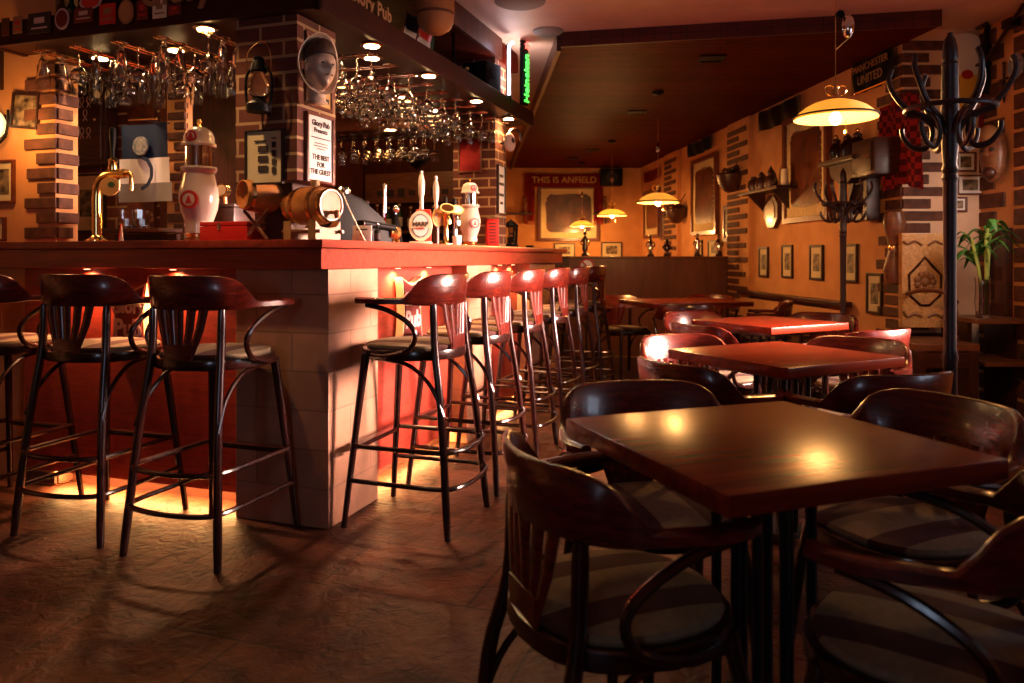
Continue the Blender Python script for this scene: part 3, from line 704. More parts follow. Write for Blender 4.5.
# pendant lamps
def pendant(loc, label, zc, rise=False):
    t = thing('pendant_lamp', label, 'pendant lamp', loc, 0, 'amber glass pendant lamps')
    n = 28
    prof = [(.19, 0), (.188, .006), (.17, .03), (.14, .055), (.10, .075), (.06, .088), (.03, .092), (.03, .088), (.06, .084), (.10, .071), (.138, .052), (.167, .028), (.184, .003), (.19, 0)]
    MB().lathe(prof, n, cap=False).build('shade', M['shade'], t)
    MB().tube([(.191 * math.cos(k * 2 * PI / 40), .191 * math.sin(k * 2 * PI / 40), .012) for k in range(40)], .0045, 6, closed=True).build('rim_band', M['black'], t)
    MB().lathe([(.0, .09), (.034, .09), (.03, .105), (.016, .115), (.014, .15), (.02, .155), (0, .165)], 14).build('cap', M['brass'], t)
    for s in (-1, 1):
        MB().tube(curve([(s * .012, 0, .105), (s * .045, 0, .125), (s * .05, 0, .155), (s * .02, 0, .16), (s * .012, 0, .145)], 4), .0035, 6).build('scroll', M['brass'], t)
    MB().lathe([(0, .075), (.02, .07), (.02, .04), (0, .04)], 12).build('socket', M['brass'], t)
    MB().lathe([(0, .04), (.012, .036), (.026, .012), (.028, -.004), (.018, -.022), (0, -.03)], 14).build('bulb', M['bulb'], t)
    MB().tube([(.05, 0, .0), (.05, 0, -.055)], .0015, 5).lathe([(0, -.05), (.008, -.055), (.01, -.07), (0, -.08)], 8, Matrix.Translation((.05, 0, 0))).build('pull', M['brass'], t)
    h = zc - loc[2]
    MB().tube([(0, 0, .16), (0, 0, h)], .0025, 6).build('cord', M['brass'], t)
    MB().lathe([(.0, h - .001), (.055, h - .001), (.05, h - .02), (.012, h - .035), (0, h - .035)], 16).build('ceiling_rose', M['black'], t)
    if rise:
        w = MB().lathe([(0, .47), (.008, .47), (.022, .455), (.03, .42), (.024, .38), (.012, .36), (0, .355)], 14, Matrix.Translation((.06, 0, .03))).build('counterweight', M['chrome'], t)
        MB().lathe([(0, -.012), (.02, -.012), (.016, 0), (.02, .012), (0, .012)], 14, Matrix.Translation((.02, 0, .50)) @ Matrix.Rotation(PI / 2, 4, 'X')).build('pulley', M['black'], t)
        MB().tube([(.0, 0, .33), (.03, 0, .36), (.06, 0, .385)], .002, 5).tube([(.04, 0, .5), (.06, 0, .495)], .002, 5).build('cord', M['brass'], t)
    else:
        MB().lathe([(0, h * .45), (.016, h * .45 + .01), (.02, h * .45 + .05), (.008, h * .45 + .09), (0, h * .45 + .1)], 12).build('counterweight', M['chrome'], t)
    return t
LAMPS = [(835.5, 119, 3.65), (658, 203, 6.9), (612, 216, 9.8), (582, 226.5, 12.0)]
ll = ['nearest and largest amber lamp hanging by the right wall, with a counterweight', 'second amber lamp hanging over the farthest table', 'third amber lamp, small, hanging beyond the partition', 'farthest amber lamp hanging before the picture on the far wall']
LPOS = []
for i, (px, py, y) in enumerate(LAMPS):
    p = at(px, py, y); LPOS.append(p)
    pendant(p, ll[i], 2.75 if i == 0 else 2.65, i == 0)

# ================================================================ small builders
X90 = Matrix.Rotation(PI / 2, 4, 'X')
def T(x, y, z): return Matrix.Translation((x, y, z))
def framed(name, loc, rz, w, h, label, cat, b=.02, fm='frame', mount='paper', pic='photo', m=.25, group=None, dep=.02, tilt=0):
    """a hanging frame; local -y looks into the room, the back touches the wall at y = 0"""
    t = thing(name, label, cat, loc, rz, group)
    if tilt: t.rotation_euler.y = tilt
    fr = MB()
    for x in (-1, 1): fr.box((x * (w - b) / 2, -dep / 2, 0), (b, dep, h), bev=.002)
    for z in (-1, 1): fr.box((0, -dep / 2, z * (h - b) / 2), (w - 2 * b + .002, dep * .96, b), bev=.002)
    fr.build('frame', M[fm], t, smooth=False)
    MB().box((0, -dep * .25, 0), (w - b, dep * .4, h - b)).build('mount', M[mount], t, smooth=False)
    if pic: MB().box((0, -dep * .48, 0), ((w - 2 * b) * (1 - m), dep * .2, (h - 2 * b) * (1 - m))).build('picture', M[pic], t, smooth=False)
    return t
def rect_on(px0, px1, f): a, b = f(px0), f(px1); return (a + b) / 2, abs(b - a)
def scarf(name, loc, rz, w, h, mat, label, tails=.0, fringe=True, wave=.012, cat='scarf', sag=.03, kids=None):
    t = thing(name, label, cat, loc, rz)
    MB().grid(lambda a, b: Vector(((a - .5) * w, -.02 - wave * math.sin(a * 17 + b * 2) - .01 * math.sin(b * PI), (b - .5) * h - sag * math.sin(a * PI) * .5)), 24, 6).build('cloth', M[mat], t)
    if tails:
        for s in (-1, 1):
            MB().grid(lambda a, b: Vector((s * (w / 2 + (a - .5) * .16), -.03 - .012 * math.sin(a * 9 + s), h / 2 - b * tails)), 8, 10).build('tail', M[mat], t)
    if fringe:
        f = MB()
        for k in range(12):
            for s in (-1, 1):
                z = (k / 11 - .5) * h * .9
                if tails: x = s * (w / 2 + (k / 11 - .5) * .15); f.tube([(x, -.03, h / 2 - tails), (x + .004, -.03, h / 2 - tails - .06)], .004, 4)
                else: f.tube([(s * w / 2, -.02, z), (s * (w / 2 + .05), -.02, z - .01)], .004, 4)
        f.build('fringe', M[mat], t)
    return t
def bottle(loc, label, mat='bottle', h=.26, r=.034, cat='bottle', group=None, cap='goldprint', lab='paper'):
    t = thing('bottle', label, cat, loc, 0, group)
    MB().lathe([(0, 0), (r, .002), (r, h * .58), (r * .85, h * .66), (r * .36, h * .76), (r * .34, h * .95), (r * .42, h * .955), (r * .42, h), (0, h)], 16).build('glass_body', M[mat], t)
    MB().lathe([(r * 1.02, h * .18), (r * 1.02, h * .5)], 16, cap=False).build('paper_label', M[lab], t)
    MB().lathe([(r * .44, h * .93), (r * .46, h * 1.005), (0, h * 1.01)], 12, cap=False).build('cap', M[cap], t)
    return t
def disc(mb, r, y, th=.004, cx=0, cz=0, sz=1, n=28):
    mb.prism([(cx + r * math.cos(k * 2 * PI / n), cz + r * sz * math.sin(k * 2 * PI / n)) for k in range(n)], y - th, y, X90); return mb
TOP = 1.222

# ================================================================ brick columns over and on the bar
bstruct('pillar', MB().box((-.275, .10, 1.825), (.31, .30, .70)), M['brickwall'])
bstruct('pillar', MB().box((-.275, .12, 1.347), (.14, .16, .25)), M['darkwood'])
bstruct('pillar', MB().box((-.285, 2.52, 1.91), (.33, .24, 1.376)), M['brickwall'])

# oil lantern on the column
u_, z_ = bv(258, 112, -.13)
ln = thing('oil_lantern', 'black oil lantern hanging on the front of the brick column', 'lantern', B(u_, -.125, z_ + .0), BRZ)
MB().lathe([(0, 0), (.05, 0), (.052, .03), (.03, .045), (.028, .055), (0, .055)], 18).build('fuel_tank', M['black'], ln)
MB().lathe([(.022, .055), (.042, .085), (.044, .11), (.03, .15), (.022, .165)], 18, cap=False).build('globe', M['glass'], ln)
MB().lathe([(.03, .165), (.034, .17), (.03, .2), (.02, .215), (.022, .225), (.008, .235), (0, .236)], 18).build('chimney_cap', M['black'], ln)
for s in (-1, 1):
    MB().tube(curve([(s * .047, 0, .02), (s * .062, 0, .06), (s * .062, 0, .15), (s * .03, 0, .19)], 4), .006, 8).build('side_tube', M['black'], ln)
MB().tube(curve([(-.06, 0, .15), (-.055, 0, .25), (0, .02, .30), (.055, 0, .25), (.06, 0, .15)], 5), .0022, 6).build('bail_handle', M['brass'], ln)
MB().tube([(0, .02, .30), (0, .075, .305)], .003, 6).build('nail', M['iron'], ln)
# framed leaflet below it
ul, zt = bv(247, 131, -.05); ur, zb = bv(285, 184, -.05)
fd = framed('framed_leaflet', B((ul + ur) / 2, -.05, (zt + zb) / 2), BRZ, ur - ul, zt - zb, 'framed cream leaflet with small dark pictures on the column front', 'picture frame', b=.008, fm='framedark', mount='paper', pic=None)
for i in range(3):
    MB().box((-.005, -.0135, -.05 + i * .042), (.05, .002, .026), bev=.0008).build('print', M['ink'], fd, smooth=False)
for i in range(4):
    MB().box((.05, -.0135, -.058 + i * .036), (.02, .002, .025)).build('print', M['ink'], fd, smooth=False)
MB().box((-.02, -.0135, .068), (.06, .002, .006)).box((.05, -.0135, .078), (.024, .002, .005)).build('print', M['ink'], fd, smooth=False)
# right side of the column: poster and house rules board
v0, zt = bu(304, 32, -.12); v1, zb = bu(331, 106, -.12)
vc, vw = (v0 + v1) / 2, abs(v1 - v0)
zt, zb = 2.12, 1.80
po = framed('poster', B(-.12, vc, (zt + zb) / 2), BRR, vw, zt - zb, 'framed yellow poster behind the bronze head on the right side of the column', 'poster', b=.014, fm='frame', mount='goldprint', pic=None, dep=.014)
MB().box((-.05, -.0075, -.03), (.06, .003, .09)).build('print', M['bluegrey'], po, smooth=False)
MB().box((.02, -.0072, .06), (.10, .003, .1)).build('print', M['red'], po, smooth=False)
MB().box((0, -.0074, -.115), (.15, .003, .02)).build('print', M['ink'], po, smooth=False)
v0 = v_at(304, -.12); v1 = v_at(331, -.12)
bd = framed('notice_board', B(-.12, (v0 + v1) / 2, 1.625), BRR, abs(v1 - v0), .30, 'white Glory Pub Presents notice on the right side of the brick column', 'notice', b=.010, fm='frame', mount='white', pic=None, dep=.02)
yy = -.016
text('lettering', 'Glory Pub', .034, M['ink'], bd, (0, yy, .108), off=.0006)
text('lettering', 'Presents', .030, M['ink'], bd, (0, yy, .077), off=.0003)
MB().box((0, yy, .045), (.15, .001, .004)).box((0, yy, .022), (.10, .001, .003)).box((0, yy, .010), (.11, .001, .003)).box((0, yy, -.002), (.06, .001, .003)).build('fine_print', M['ink'], bd, smooth=False)
for s_, z in (('THE BEST', -.04), ('FOR', -.072), ('THE GUEST', -.104)):
    text('lettering', s_, .031, M['ink'], bd, (0, yy, z), off=.0006)
# bronze head
hd = thing('bronze_bust', 'pale bronze head with a brown brimmed hat on the brick column', 'sculpture', B(-.005, v_at(320, -.005), 1.935), BRR - .42)
hd.scale = (.86, .86, .86); hd.rotation_euler.x = .0
mb = MB(); bmesh.ops.create_uvsphere(mb.bm, u_segments=40, v_segments=28, radius=1)
for v in mb.bm.verts:
    x, y, z = v.co
    a = z
    w = .070 * (1 - .30 * max(0, -a) ** 1.6); d = .082; hgt = .112
    nx, ny, nz_ = x * w, y * d, z * hgt
    if y < 0:
        f_ = (-y)
        ny -= .030 * math.exp(-(x / .13) ** 2 - ((z + .12) / .17) ** 2) * f_            # nose
        ny += .013 * (math.exp(-((x - .36) / .18) ** 2 - ((z - .1) / .12) ** 2) + math.exp(-((x + .36) / .18) ** 2 - ((z - .1) / .12) ** 2))   # eye hollows
        ny -= .010 * math.exp(-(x / .28) ** 2 - ((z + .42) / .09) ** 2)                # lips
        ny += .006 * math.exp(-(x / .25) ** 2 - ((z + .50) / .03) ** 2)
        ny -= .016 * math.exp(-(x / .3) ** 2 - ((z + .80) / .16) ** 2)                 # chin
        ny -= .006 * math.exp(-((z - .28) / .1) ** 2) * f_                             # brow
    v.co = (nx, ny, nz_)
mb.tube(curve([(0, .03, -.06), (0, .035, -.12), (0, .035, -.165)], 3), [.045] * 3 + [.047] * 3 + [.058], 16)
mb.build('head', M['bronze'], hd, ang=180)
for s in (-1, 1):
    MB().sphere((s * .026, -.0635, .011), .0095, 12, (1.2, .6, .6)).build('eye', M['ink'], hd)
    MB().sphere((s * .071, .005, -.005), .024, 12, (.35, .7, 1)).build('ear', M['bronze'], hd)
br = MB(); n = 36
br.sweep([[Vector((math.cos(a) * rx - .010, yy_ + .018 * math.cos(2 * a), math.sin(a) * rz_ + .012)) for a in [k * 2 * PI / n for k in range(n)]] for rx, rz_, yy_ in ((.066, .10, .028), (.09, .125, .010), (.108, .145, -.022), (.112, .149, -.022), (.096, .131, .014), (.072, .106, .036))], cap=False)
br.build('hat_brim', M['bronze'], hd)
MB().tube(curve([(-.020, -.0775, -.047), (0, -.0815, -.044), (.020, -.0775, -.047)], 4), .0034, 6).build('lips', M['hat'], hd)
cr_ = MB(); bmesh.ops.create_uvsphere(cr_.bm, u_segments=28, v_segments=18, radius=1)
for v in cr_.bm.verts:
    x, y, z = v.co
    z = max(z, -.05) ; v.co = (x * .078, y * .092 + .006, .045 + z * .095 + .018 * max(0, -y))
cr_.build('hat_crown', M['hat'], hd)
MB().box((0, .105, .0), (.03, .05, .03)).build('bracket', M['iron'], hd)

# ================================================================ things on the bar top, short side
def on_bar(px, v): return B(u_at(px, v), v, TOP)
hb = thing('menu_holder', 'small wooden menu holder with chrome knob on the short side of the bar', 'holder', on_bar(66, .22), BRZ)
MB().box((0, 0, .006), (.085, .07, .012), bev=.002).build('base', M['darkwood'], hb)
for x in (-.036, .036): MB().box((x, 0, .045), (.008, .06, .075), bev=.002).build('side', M['darkwood'], hb)
MB().box((0, 0, .075), (.088, .06, .018), bev=.006).build('top', M['chrome'], hb)
for k in range(3): MB().box((-.02 + k * .02, 0, .04), (.004, .05, .055)).build('card', M['white'], hb, smooth=False)

gt = thing('beer_tap', 'curved polished brass beer tap with a yellow badge on the short bar side', 'beer tap', on_bar(97, .12), BRZ)
MB().lathe([(0, 0), (.055, 0), (.055, .012), (.035, .022), (.027, .035), (.0, .035)], 20).build('foot', M['gold'], gt)
MB().tube(curve([(0, 0, .03), (0, 0, .14), (0, 0, .23), (.012, 0, .285), (.05, 0, .325), (.11, 0, .335), (.185, 0, .335)], 5), .023, 16).build('pipe', M['gold'], gt)
MB().lathe([(0, -.02), (.018, -.02), (.022, 0), (.018, .03), (.024, .04), (.012, .055), (0, .055)], 14, T(.10, 0, .36)).build('valve', M['gold'], gt)
MB().lathe([(0, 0), (.012, 0), (.008, .03), (.012, .06), (.018, .12), (.014, .15), (0, .155)], 12, T(.10, 0, .41)).build('handle', M['black'], gt)
MB().tube(curve([(.185, 0, .335), (.212, 0, .33), (.216, 0, .29), (.216, 0, .25)], 4), .011, 10).build('spout', M['gold'], gt)
b_ = MB(); disc(b_, .062, .032, .010, .11, .272, .72); b_.build('badge', M['goldprint'], gt)
b_ = MB(); disc(b_, .02, .035, .004, .125, .28, .7); b_.build('badge_print', M['greencloth'], gt)
MB().box((.155, -.028, .275), (.035, .006, .055), bev=.003).build('badge_wing', M['cream'], gt)

mg = []
for k, (px, lab) in enumerate(((126, 'left one of two cut glass mugs behind the brass tap'), (141, 'right one of two cut glass mugs behind the brass tap'))):
    t = thing('glass_mug', lab, 'mug', B(u_at(px, .52), .52, 1.31), BRZ, 'cut glass mugs')
    MB().lathe([(0, 0), (.042, 0), (.045, .01), (.043, .05), (.045, .1), (.041, .1), (.039, .012), (0, .012)], 10, cap=False).build('body', M['glass'], t, smooth=False)
    MB().tube(curve([(.043, 0, .085), (.075, 0, .08), (.078, 0, .04), (.044, 0, .02)], 4), .006, 8).build('handle', M['glass'], t)
sh = thing('back_shelf', 'dark shelf under the cut glass mugs behind the bar', 'shelf', B(u_at(136, .55), .56, 0), BRZ)
MB().box((0, 0, 1.297), (.46, .18, .022), bev=.003).build('shelf_board', M['darkwood'], sh, smooth=False)
MB().box((0, .07, .64), (.44, .03, 1.28)).build('cabinet_panel', M['darkwood'], sh, smooth=False)
MB().box((0, -.0, .03), (.44, .15, .06)).build('plinth', M['darkwood'], sh, smooth=False)
pn = thing('pennant', 'small white and red pennant standing on the short bar side', 'pennant', on_bar(121, .12), BRZ)
MB().prism([(-.014, 0), (.014, 0), (.002, .085)], -.004, .0, X90).build('cloth', M['white'], pn, smooth=False)
MB().prism([(-.018, 0), (-.012, 0), (.004, .085), (.0, .09)], -.002, .003, X90).build('edge', M['red'], pn, smooth=False)
MB().lathe([(0, 0), (.02, 0), (.02, .006), (0, .006)], 14).build('foot', M['brass'], pn)

def tower(loc, rz, s, label, bad=.22):
    t = thing('beer_tower', label, 'beer tower', loc, rz, 'white ceramic beer towers')
    def L(p): return [(r * s, z * s) for r, z in p]
    MB().lathe(L([(0, 0), (.06, 0), (.062, .012), (.054, .02), (.056, .036), (0, .036)]), 28).build('brass_foot', M['brass'], t)
    MB().lathe(L([(0, .036), (.062, .038), (.064, .055), (.058, .075), (.066, .10), (.083, .15), (.089, .2), (.085, .24), (.074, .285), (.068, .315), (.078, .328), (.082, .338), (.079, .346), (0, .346)]), 32).build('ceramic_body', M['ceramic'], t)
    MB().lathe(L([(0, .346), (.064, .346), (.064, .44), (0, .44)]), 28).build('chrome_band', M['chrome'], t)
    MB().lathe(L([(0, .44), (.076, .44), (.078, .452), (.07, .462), (.069, .485), (.058, .512), (.035, .53), (0, .534)]), 30).build('ceramic_cap', M['ceramic'], t)
    MB().lathe(L([(0, .53), (.012, .532), (.008, .545), (.014, .556), (.010, .568), (0, .572)]), 14).build('knob', M['brass'], t)
    for zc, r, y in ((.19, .042, .0885), (.482, .026, .071)):
        for an in (bad,):
            q = Matrix.Rotation(an, 4, 'Z')
            m1 = MB(); m1.prism([(r * s * math.cos(k * PI / 14), zc * s + r * s * math.sin(k * PI / 14)) for k in range(28)], y * s - .010, y * s + .003, q @ X90); o1 = m1.build('badge', M['redink'], t)
            m2 = MB(); m2.prism([(r * .68 * s * math.cos(k * PI / 14), zc * s + r * .68 * s * math.sin(k * PI / 14)) for k in range(28)], y * s, y * s + .0045, q @ X90); m2.build('badge_field', M['ceramic'], o1)
            m3 = MB(); m3.prism([(-.016 * s, zc * s - .018 * s), (.016 * s, zc * s - .018 * s), (.009 * s, zc * s), (.003 * s, zc * s + .02 * s), (-.005 * s, zc * s + .012 * s), (-.010 * s, zc * s)], y * s, y * s + .006, q @ X90); m3.build('badge_print', M['redink'], o1)
    return t
tower(on_bar(199, .10), BRZ, 1.0, 'large white ceramic beer tower with red round badges on the short bar side')

rb = thing('red_box', 'red lacquered box with a chrome clasp on the short bar side', 'box', on_bar(233, .02), BRZ)
MB().box((0, 0, .032), (.25, .13, .064), bev=.004).build('body', M['red'], rb)
MB().box((0, 0, .074), (.252, .132, .018), bev=.004).build('lid', M['red'], rb)
MB().box((-.02, -.068, .062), (.018, .006, .03), bev=.002).build('clasp', M['chrome'], rb)
dk = thing('dark_box', 'dark wooden box with a round brass dial behind the red box', 'box', on_bar(228, .33), BRZ)
MB().box((0, 0, .085), (.2, .16, .17), bev=.006).build('body', M['darkwood'], dk)
MB().box((0, 0, .178), (.22, .18, .016), bev=.004).build('lid', M['darkwood'], dk)
MB().tube([(0, -.02, .18), (0, -.02, .24)], .01, 8).build('post', M['brass'], dk)
b_ = MB(); disc(b_, .034, .05, .03, 0, .255); b_.build('dial_case', M['brass'], dk)
b_ = MB(); disc(b_, .026, .053, .004, 0, .255); b_.build('dial', M['cream'], dk)

def barrel_mesh(L, r, n=24, open_=False):
    p = []
    for i in range(11):
        t = i / 10; p.append((r * (.80 + .20 * math.sin(PI * t)), -L / 2 + L * t))
    if open_: p = [(0, -L / 2 + .03), (r * .72, -L / 2 + .03), (r * .74, -L / 2)] + p + [(0, L / 2)]
    else: p = [(0, -L / 2 + .008), (r * .73, -L / 2 + .008), (r * .75, -L / 2)] + p + [(r * .74, L / 2), (r * .73, L / 2 - .008), (0, L / 2 - .008)]
    return p
bl = thing('barrel', 'small open oak barrel lying on a crossed wooden stand', 'barrel', on_bar(263, .02), BRZ)
ax = T(0, 0, .198) @ Matrix.Rotation(math.radians(63), 4, 'Z') @ Matrix.Rotation(PI / 2, 4, 'Y')
MB().lathe(barrel_mesh(.19, .078, open_=True), 26, ax).build('staves', M['barrel'], bl)
for t_ in (-.07, .075): MB().lathe([(.070 * 1.0, t_ - .008), (.0715, t_ + .008)], 26, ax, cap=False).build('hoop', M['brass'], bl)
for dy in (-.05, .05):
    for s in (-1, 1):
        p0 = Vector((s * .06, dy, .13)); p1 = Vector((-s * .06, dy, .004))
        MB().tube([p0, p1], .008, 8).build('crossed_leg', M['midwood'], bl)
MB().tube([(0, -.055, .066), (0, .055, .066)], .007, 8).build('rung', M['midwood'], bl)
b2 = thing('barrel', 'brass hooped keg with a wooden tap lying on a pale cradle at the bar corner', 'barrel', on_bar(312, .0), BRZ + math.radians(-14))
ax = T(0, 0, .145) @ Matrix.Rotation(PI / 2, 4, 'Y')
MB().lathe(barrel_mesh(.235, .083), 28, ax).build('staves', M['barrel'], b2)
for t_, r in ((-.10, .0715), (-.05, .0808), (.05, .0808), (.10, .0715)): MB().lathe([(r, t_ - .011), (r + .0015, t_ + .011)], 28, ax, cap=False).build('hoop', M['brass'], b2)
MB().lathe([(0, 0), (.056, 0), (.06, .004), (0, .008)], 24, ax @ T(0, 0, .108)).build('end_plate', M['palewood'], b2)
MB().tube([(.112, 0, .115), (.152, 0, .11)], [.009, .007], 10).lathe([(0, -.02), (.011, -.02), (.014, 0), (.011, .014), (0, .016)], 12, T(.15, 0, .108)).build('tap', M['barrel'], b2)
MB().lathe([(0, 0), (.016, 0), (.02, .012), (.016, .03), (0, .03)], 14, T(.02, 0, .225)).build('bung', M['palewood'], b2)
for x in (-.075, .075):
    MB().prism([(-.07, 0), (.07, 0), (.07, .08), (.045, .055), (0, .048), (-.045, .055), (-.07, .08)], -.022, .022, T(x, 0, 0) @ Matrix.Rotation(PI / 2, 4, 'Z') @ X90).build('cradle_block', M['palewood'], b2, smooth=False)
for y in (-.062, .062): MB().tube([(-.11, y, .035), (.12, y, .035)], .008, 8).build('cradle_rail', M['midwood'], b2)

# ---------------------------------------------------------------- long side
mc = thing('bar_machine', 'black sloping machine with a chrome cap behind the keg', 'machine', B(-.34, v_at(356, -.34), TOP), BRR - .5)
MB().prism([(-.19, 0), (.17, 0), (.175, .07), (.09, .15), (-.02, .235), (-.09, .26), (-.19, .255)][::1], -.10, .10, X90, bev=.01).build('housing', M['black'], mc)
MB().lathe([(0, 0), (.048, 0), (.05, .02), (.036, .036), (0, .038)], 18, T(-.10, -.02, .258)).build('chrome_cap', M['chrome'], mc)
MB().tube([(-.02, -.115, .105), (.17, -.115, .085)], .017, 12).build('side_bar', M['black'], mc)
MB().lathe([(0, 0), (.018, 0), (.018, .008), (0, .008)], 14, T(-.024, -.115, .105) @ Matrix.Rotation(-PI / 2, 4, 'Y')).build('bar_end', M['chrome'], mc)
MB().box((.05, -.03, .20), (.012, .012, .06), rx=.2).build('lever', M['chrome'], mc)
cb = thing('white_cable', 'thin pale cable hanging down in front of the black machine', 'cable', B(-.13, v_at(345, -.13), TOP), BRR)
MB().tube(curve([(-.055, -.02, .225), (-.045, -.05, .15), (.0, -.08, .05), (.03, -.09, .004)], 5), .003, 6).build('cord', M['cream'], cb)
cd = thing('table_card', 'white card with a red mark leaning on the bar by the black machine', 'card', B(-.06, v_at(364, -.05), TOP), math.radians(-6))
MB().box((0, 0, .038), (.092, .006, .08), rx=math.radians(-12), bev=.002).build('card', M['white'], cd)
MB().prism([(-.01, .036), (0, .022), (.01, .036), (.005, .042), (0, .038), (-.005, .042)], .004, .0065, X90).build('print', M['redink'], cd)
MB().box((0, -.007, .058), (.055, .002, .006), rx=math.radians(-12)).box((0, .002, .014), (.04, .002, .006), rx=math.radians(-12)).build('print', M['ink'], cd)
bk = bottle(B(-.09, v_at(377.5, -.09), TOP), 'small black bottle on the bar between the white card and gilt keg', 'black', .095, .017, lab='ink', cap='chrome')
ch = thing('chrome_tube', 'tall square topped chrome tube behind the gilt keg', 'tube', B(-.33, v_at(384, -.33), TOP), BRR)
MB().lathe([(0, 0), (.03, 0), (.03, .012), (0, .014)], 14).build('foot', M['black'], ch)
MB().tube([(0, 0, .01), (.004, 0, .16), (.008, 0, .335)], .009, 8).build('tube', M['chrome'], ch)
MB().box((.008, 0, .342), (.024, .02, .014), bev=.003).build('cap', M['chrome'], ch)
kg = thing('gilt_keg', 'small gilt keg between the black bottle and the oval beer sign', 'keg', B(-.2, v_at(391, -.2), TOP), BRR)
MB().lathe(barrel_mesh(.105, .045), 20, T(0, 0, .062) @ Matrix.Rotation(PI / 2, 4, 'Y')).build('staves', M['gold'], kg)
for t_ in (-.035, .035): MB().lathe([(.0415, t_ - .006), (.042, t_ + .006)], 20, T(0, 0, .062) @ Matrix.Rotation(PI / 2, 4, 'Y'), cap=False).build('hoop', M['brass'], kg)
for x in (-.03, .03): MB().box((x, 0, .012), (.014, .07, .024), bev=.002).build('foot', M['brass'], kg)
ws = thing('steel_arm', 'chrome lamp arm with a round knob behind the gilt keg', 'arm', B(-.5, v_at(396, -.5), TOP), BRR)
MB().lathe([(0, 0), (.045, 0), (.03, .12), (.012, .2), (0, .205)], 16).build('cone', M['black'], ws)
MB().sphere((.0, 0, .235), .026, 14).tube([(0, 0, .2), (0, 0, .22)], .008, 8).build('knob', M['chrome'], ws)

# oval lager sign on its red tap box
hp = thing('beer_tap', 'red beer tap box with an oval white lager sign and tall porcelain handle', 'beer tap', B(-.12, v_at(421, -.12), TOP), math.radians(2))
MB().box((.012, .03, .10), (.085, .07, .2), bev=.008).build('tap_box', M['red'], hp)
MB().box((0, .0, .008), (.12, .12, .016), bev=.003).build('foot', M['cream'], hp)
b_ = MB(); disc(b_, .066, .035, .03, 0, .105, 1.3, 36); ov = b_.build('oval_sign', M['cream'], hp)
b_ = MB(); disc(b_, .050, .0372, .003, 0, .105, 1.36, 36); b_.build('sign_ring', M['bluegrey'], ov)
b_ = MB(); disc(b_, .044, .0388, .003, 0, .105, 1.36, 36); b_.build('sign_field', M['white'], ov)
MB().box((0, -.0395, .108), (.112, .002, .034)).build('sign_band', M['cream'], ov)
text('lettering', 'HARP', .036, M['ink'], hp, (0, -.0425, .113), off=.0012)
text('lettering', 'LAGER', .016, M['redink'], hp, (0, -.0425, .089), off=.0004)
MB().lathe([(0, .2), (.014, .2), (.01, .23), (.014, .245), (.011, .26), (.018, .30), (.02, .36), (.012, .40), (.008, .405), (.010, .42), (0, .425)], 14, T(0, .03, 0)).build('handle', M['ceramic'], hp)
t2 = thing('beer_tap', 'tap with a tall porcelain handle and oval gold badge, second from the lager sign', 'beer tap', B(-.2, v_at(436, -.2), TOP), math.radians(28))
MB().tube([(0, 0, 0), (0, 0, .19)], .022, 14).build('column', M['darkwood'], t2)
b_ = MB(); disc(b_, .038, .06, .012, -.01, .17, 1.5, 28); b_.build('badge', M['goldprint'], t2)
b_ = MB(); disc(b_, .028, .0622, .003, -.01, .17, 1.5, 28); b_.build('badge_field', M['barrel'], t2)
MB().tube([(0, 0, .17), (-.01, -.05, .17)], .012, 8).build('neck', M['brass'], t2)
MB().lathe([(0, .19), (.014, .19), (.01, .23), (.016, .245), (.011, .26), (.018, .30), (.02, .36), (.012, .40), (.008, .405), (.010, .43), (0, .435)], 14).build('handle', M['ceramic'], t2)
for px, v_, mt, lab in ((446, 0, 'gold', 'gold column tap with a tilted round badge between the lager sign and pale beer tower'), (455, 0, 'chrome', 'chrome column tap with a tilted round badge just left of the far pale beer tower')):
    t = thing('beer_tap', lab, 'beer tap', B(-.12, v_at(px, -.12), TOP), math.radians(22))
    MB().lathe([(0, 0), (.035, 0), (.035, .008), (.02, .018), (.016, .03), (.016, .17), (.022, .18), (.02, .2), (0, .205)], 16).build('column', M[mt], t)
    MB().tube(curve([(0, 0, .185), (0, -.04, .19), (0, -.065, .17), (0, -.068, .13)], 4), .009, 8).build('spout', M[mt], t)
    q = T(0, -.03, .225) @ Matrix.Rotation(math.radians(-35), 4, 'X') @ X90
    MB().prism([(.048 * math.cos(k * PI / 14), .036 * math.sin(k * PI / 14)) for k in range(28)], -.006, .006, q).build('badge', M['goldprint'], t)
    MB().prism([(.038 * math.cos(k * PI / 14), .027 * math.sin(k * PI / 14)) for k in range(28)], -.004, .0075, q).build('badge_field', M['cream' if mt == 'chrome' else 'brass'], t)
    MB().lathe([(0, .2), (.01, .2), (.008, .23), (.015, .27), (.010, .3), (0, .302)], 12, T(0, .01, 0)).build('handle', M['black'], t)
cp = thing('white_cup', 'small white cup at the foot of the chrome tap', 'cup', B(-.02, v_at(457, -.02), TOP), BRR)
MB().lathe([(0, 0), (.024, 0), (.03, .055), (.027, .055), (.022, .004), (0, .004)], 16, cap=False).build('cup', M['white'], cp)
tower(B(-.13, v_at(470, -.13), TOP), math.radians(18), .80, 'smaller white ceramic beer tower on the long bar side in front of the brick pillar')
rx = thing('red_case', 'narrow red case with a louvred front right of the small beer tower', 'case', B(-.13, v_at(492, -.13), TOP), math.radians(12))
MB().box((0, 0, .10), (.085, .09, .2), bev=.004).build('body', M['red'], rx)
MB().box((0, 0, .206), (.11, .11, .012), bev=.003).build('lid', M['midwood'], rx)
for k in range(7): MB().box((-.005, -.046, .035 + k * .022), (.05, .004, .008)).build('slot', M['ink'], rx, smooth=False)
bl2 = thing('black_lantern', 'black lantern with glinting glass at the far end of the bar top', 'lantern', B(-.13, v_at(511, -.13), TOP), BRR)
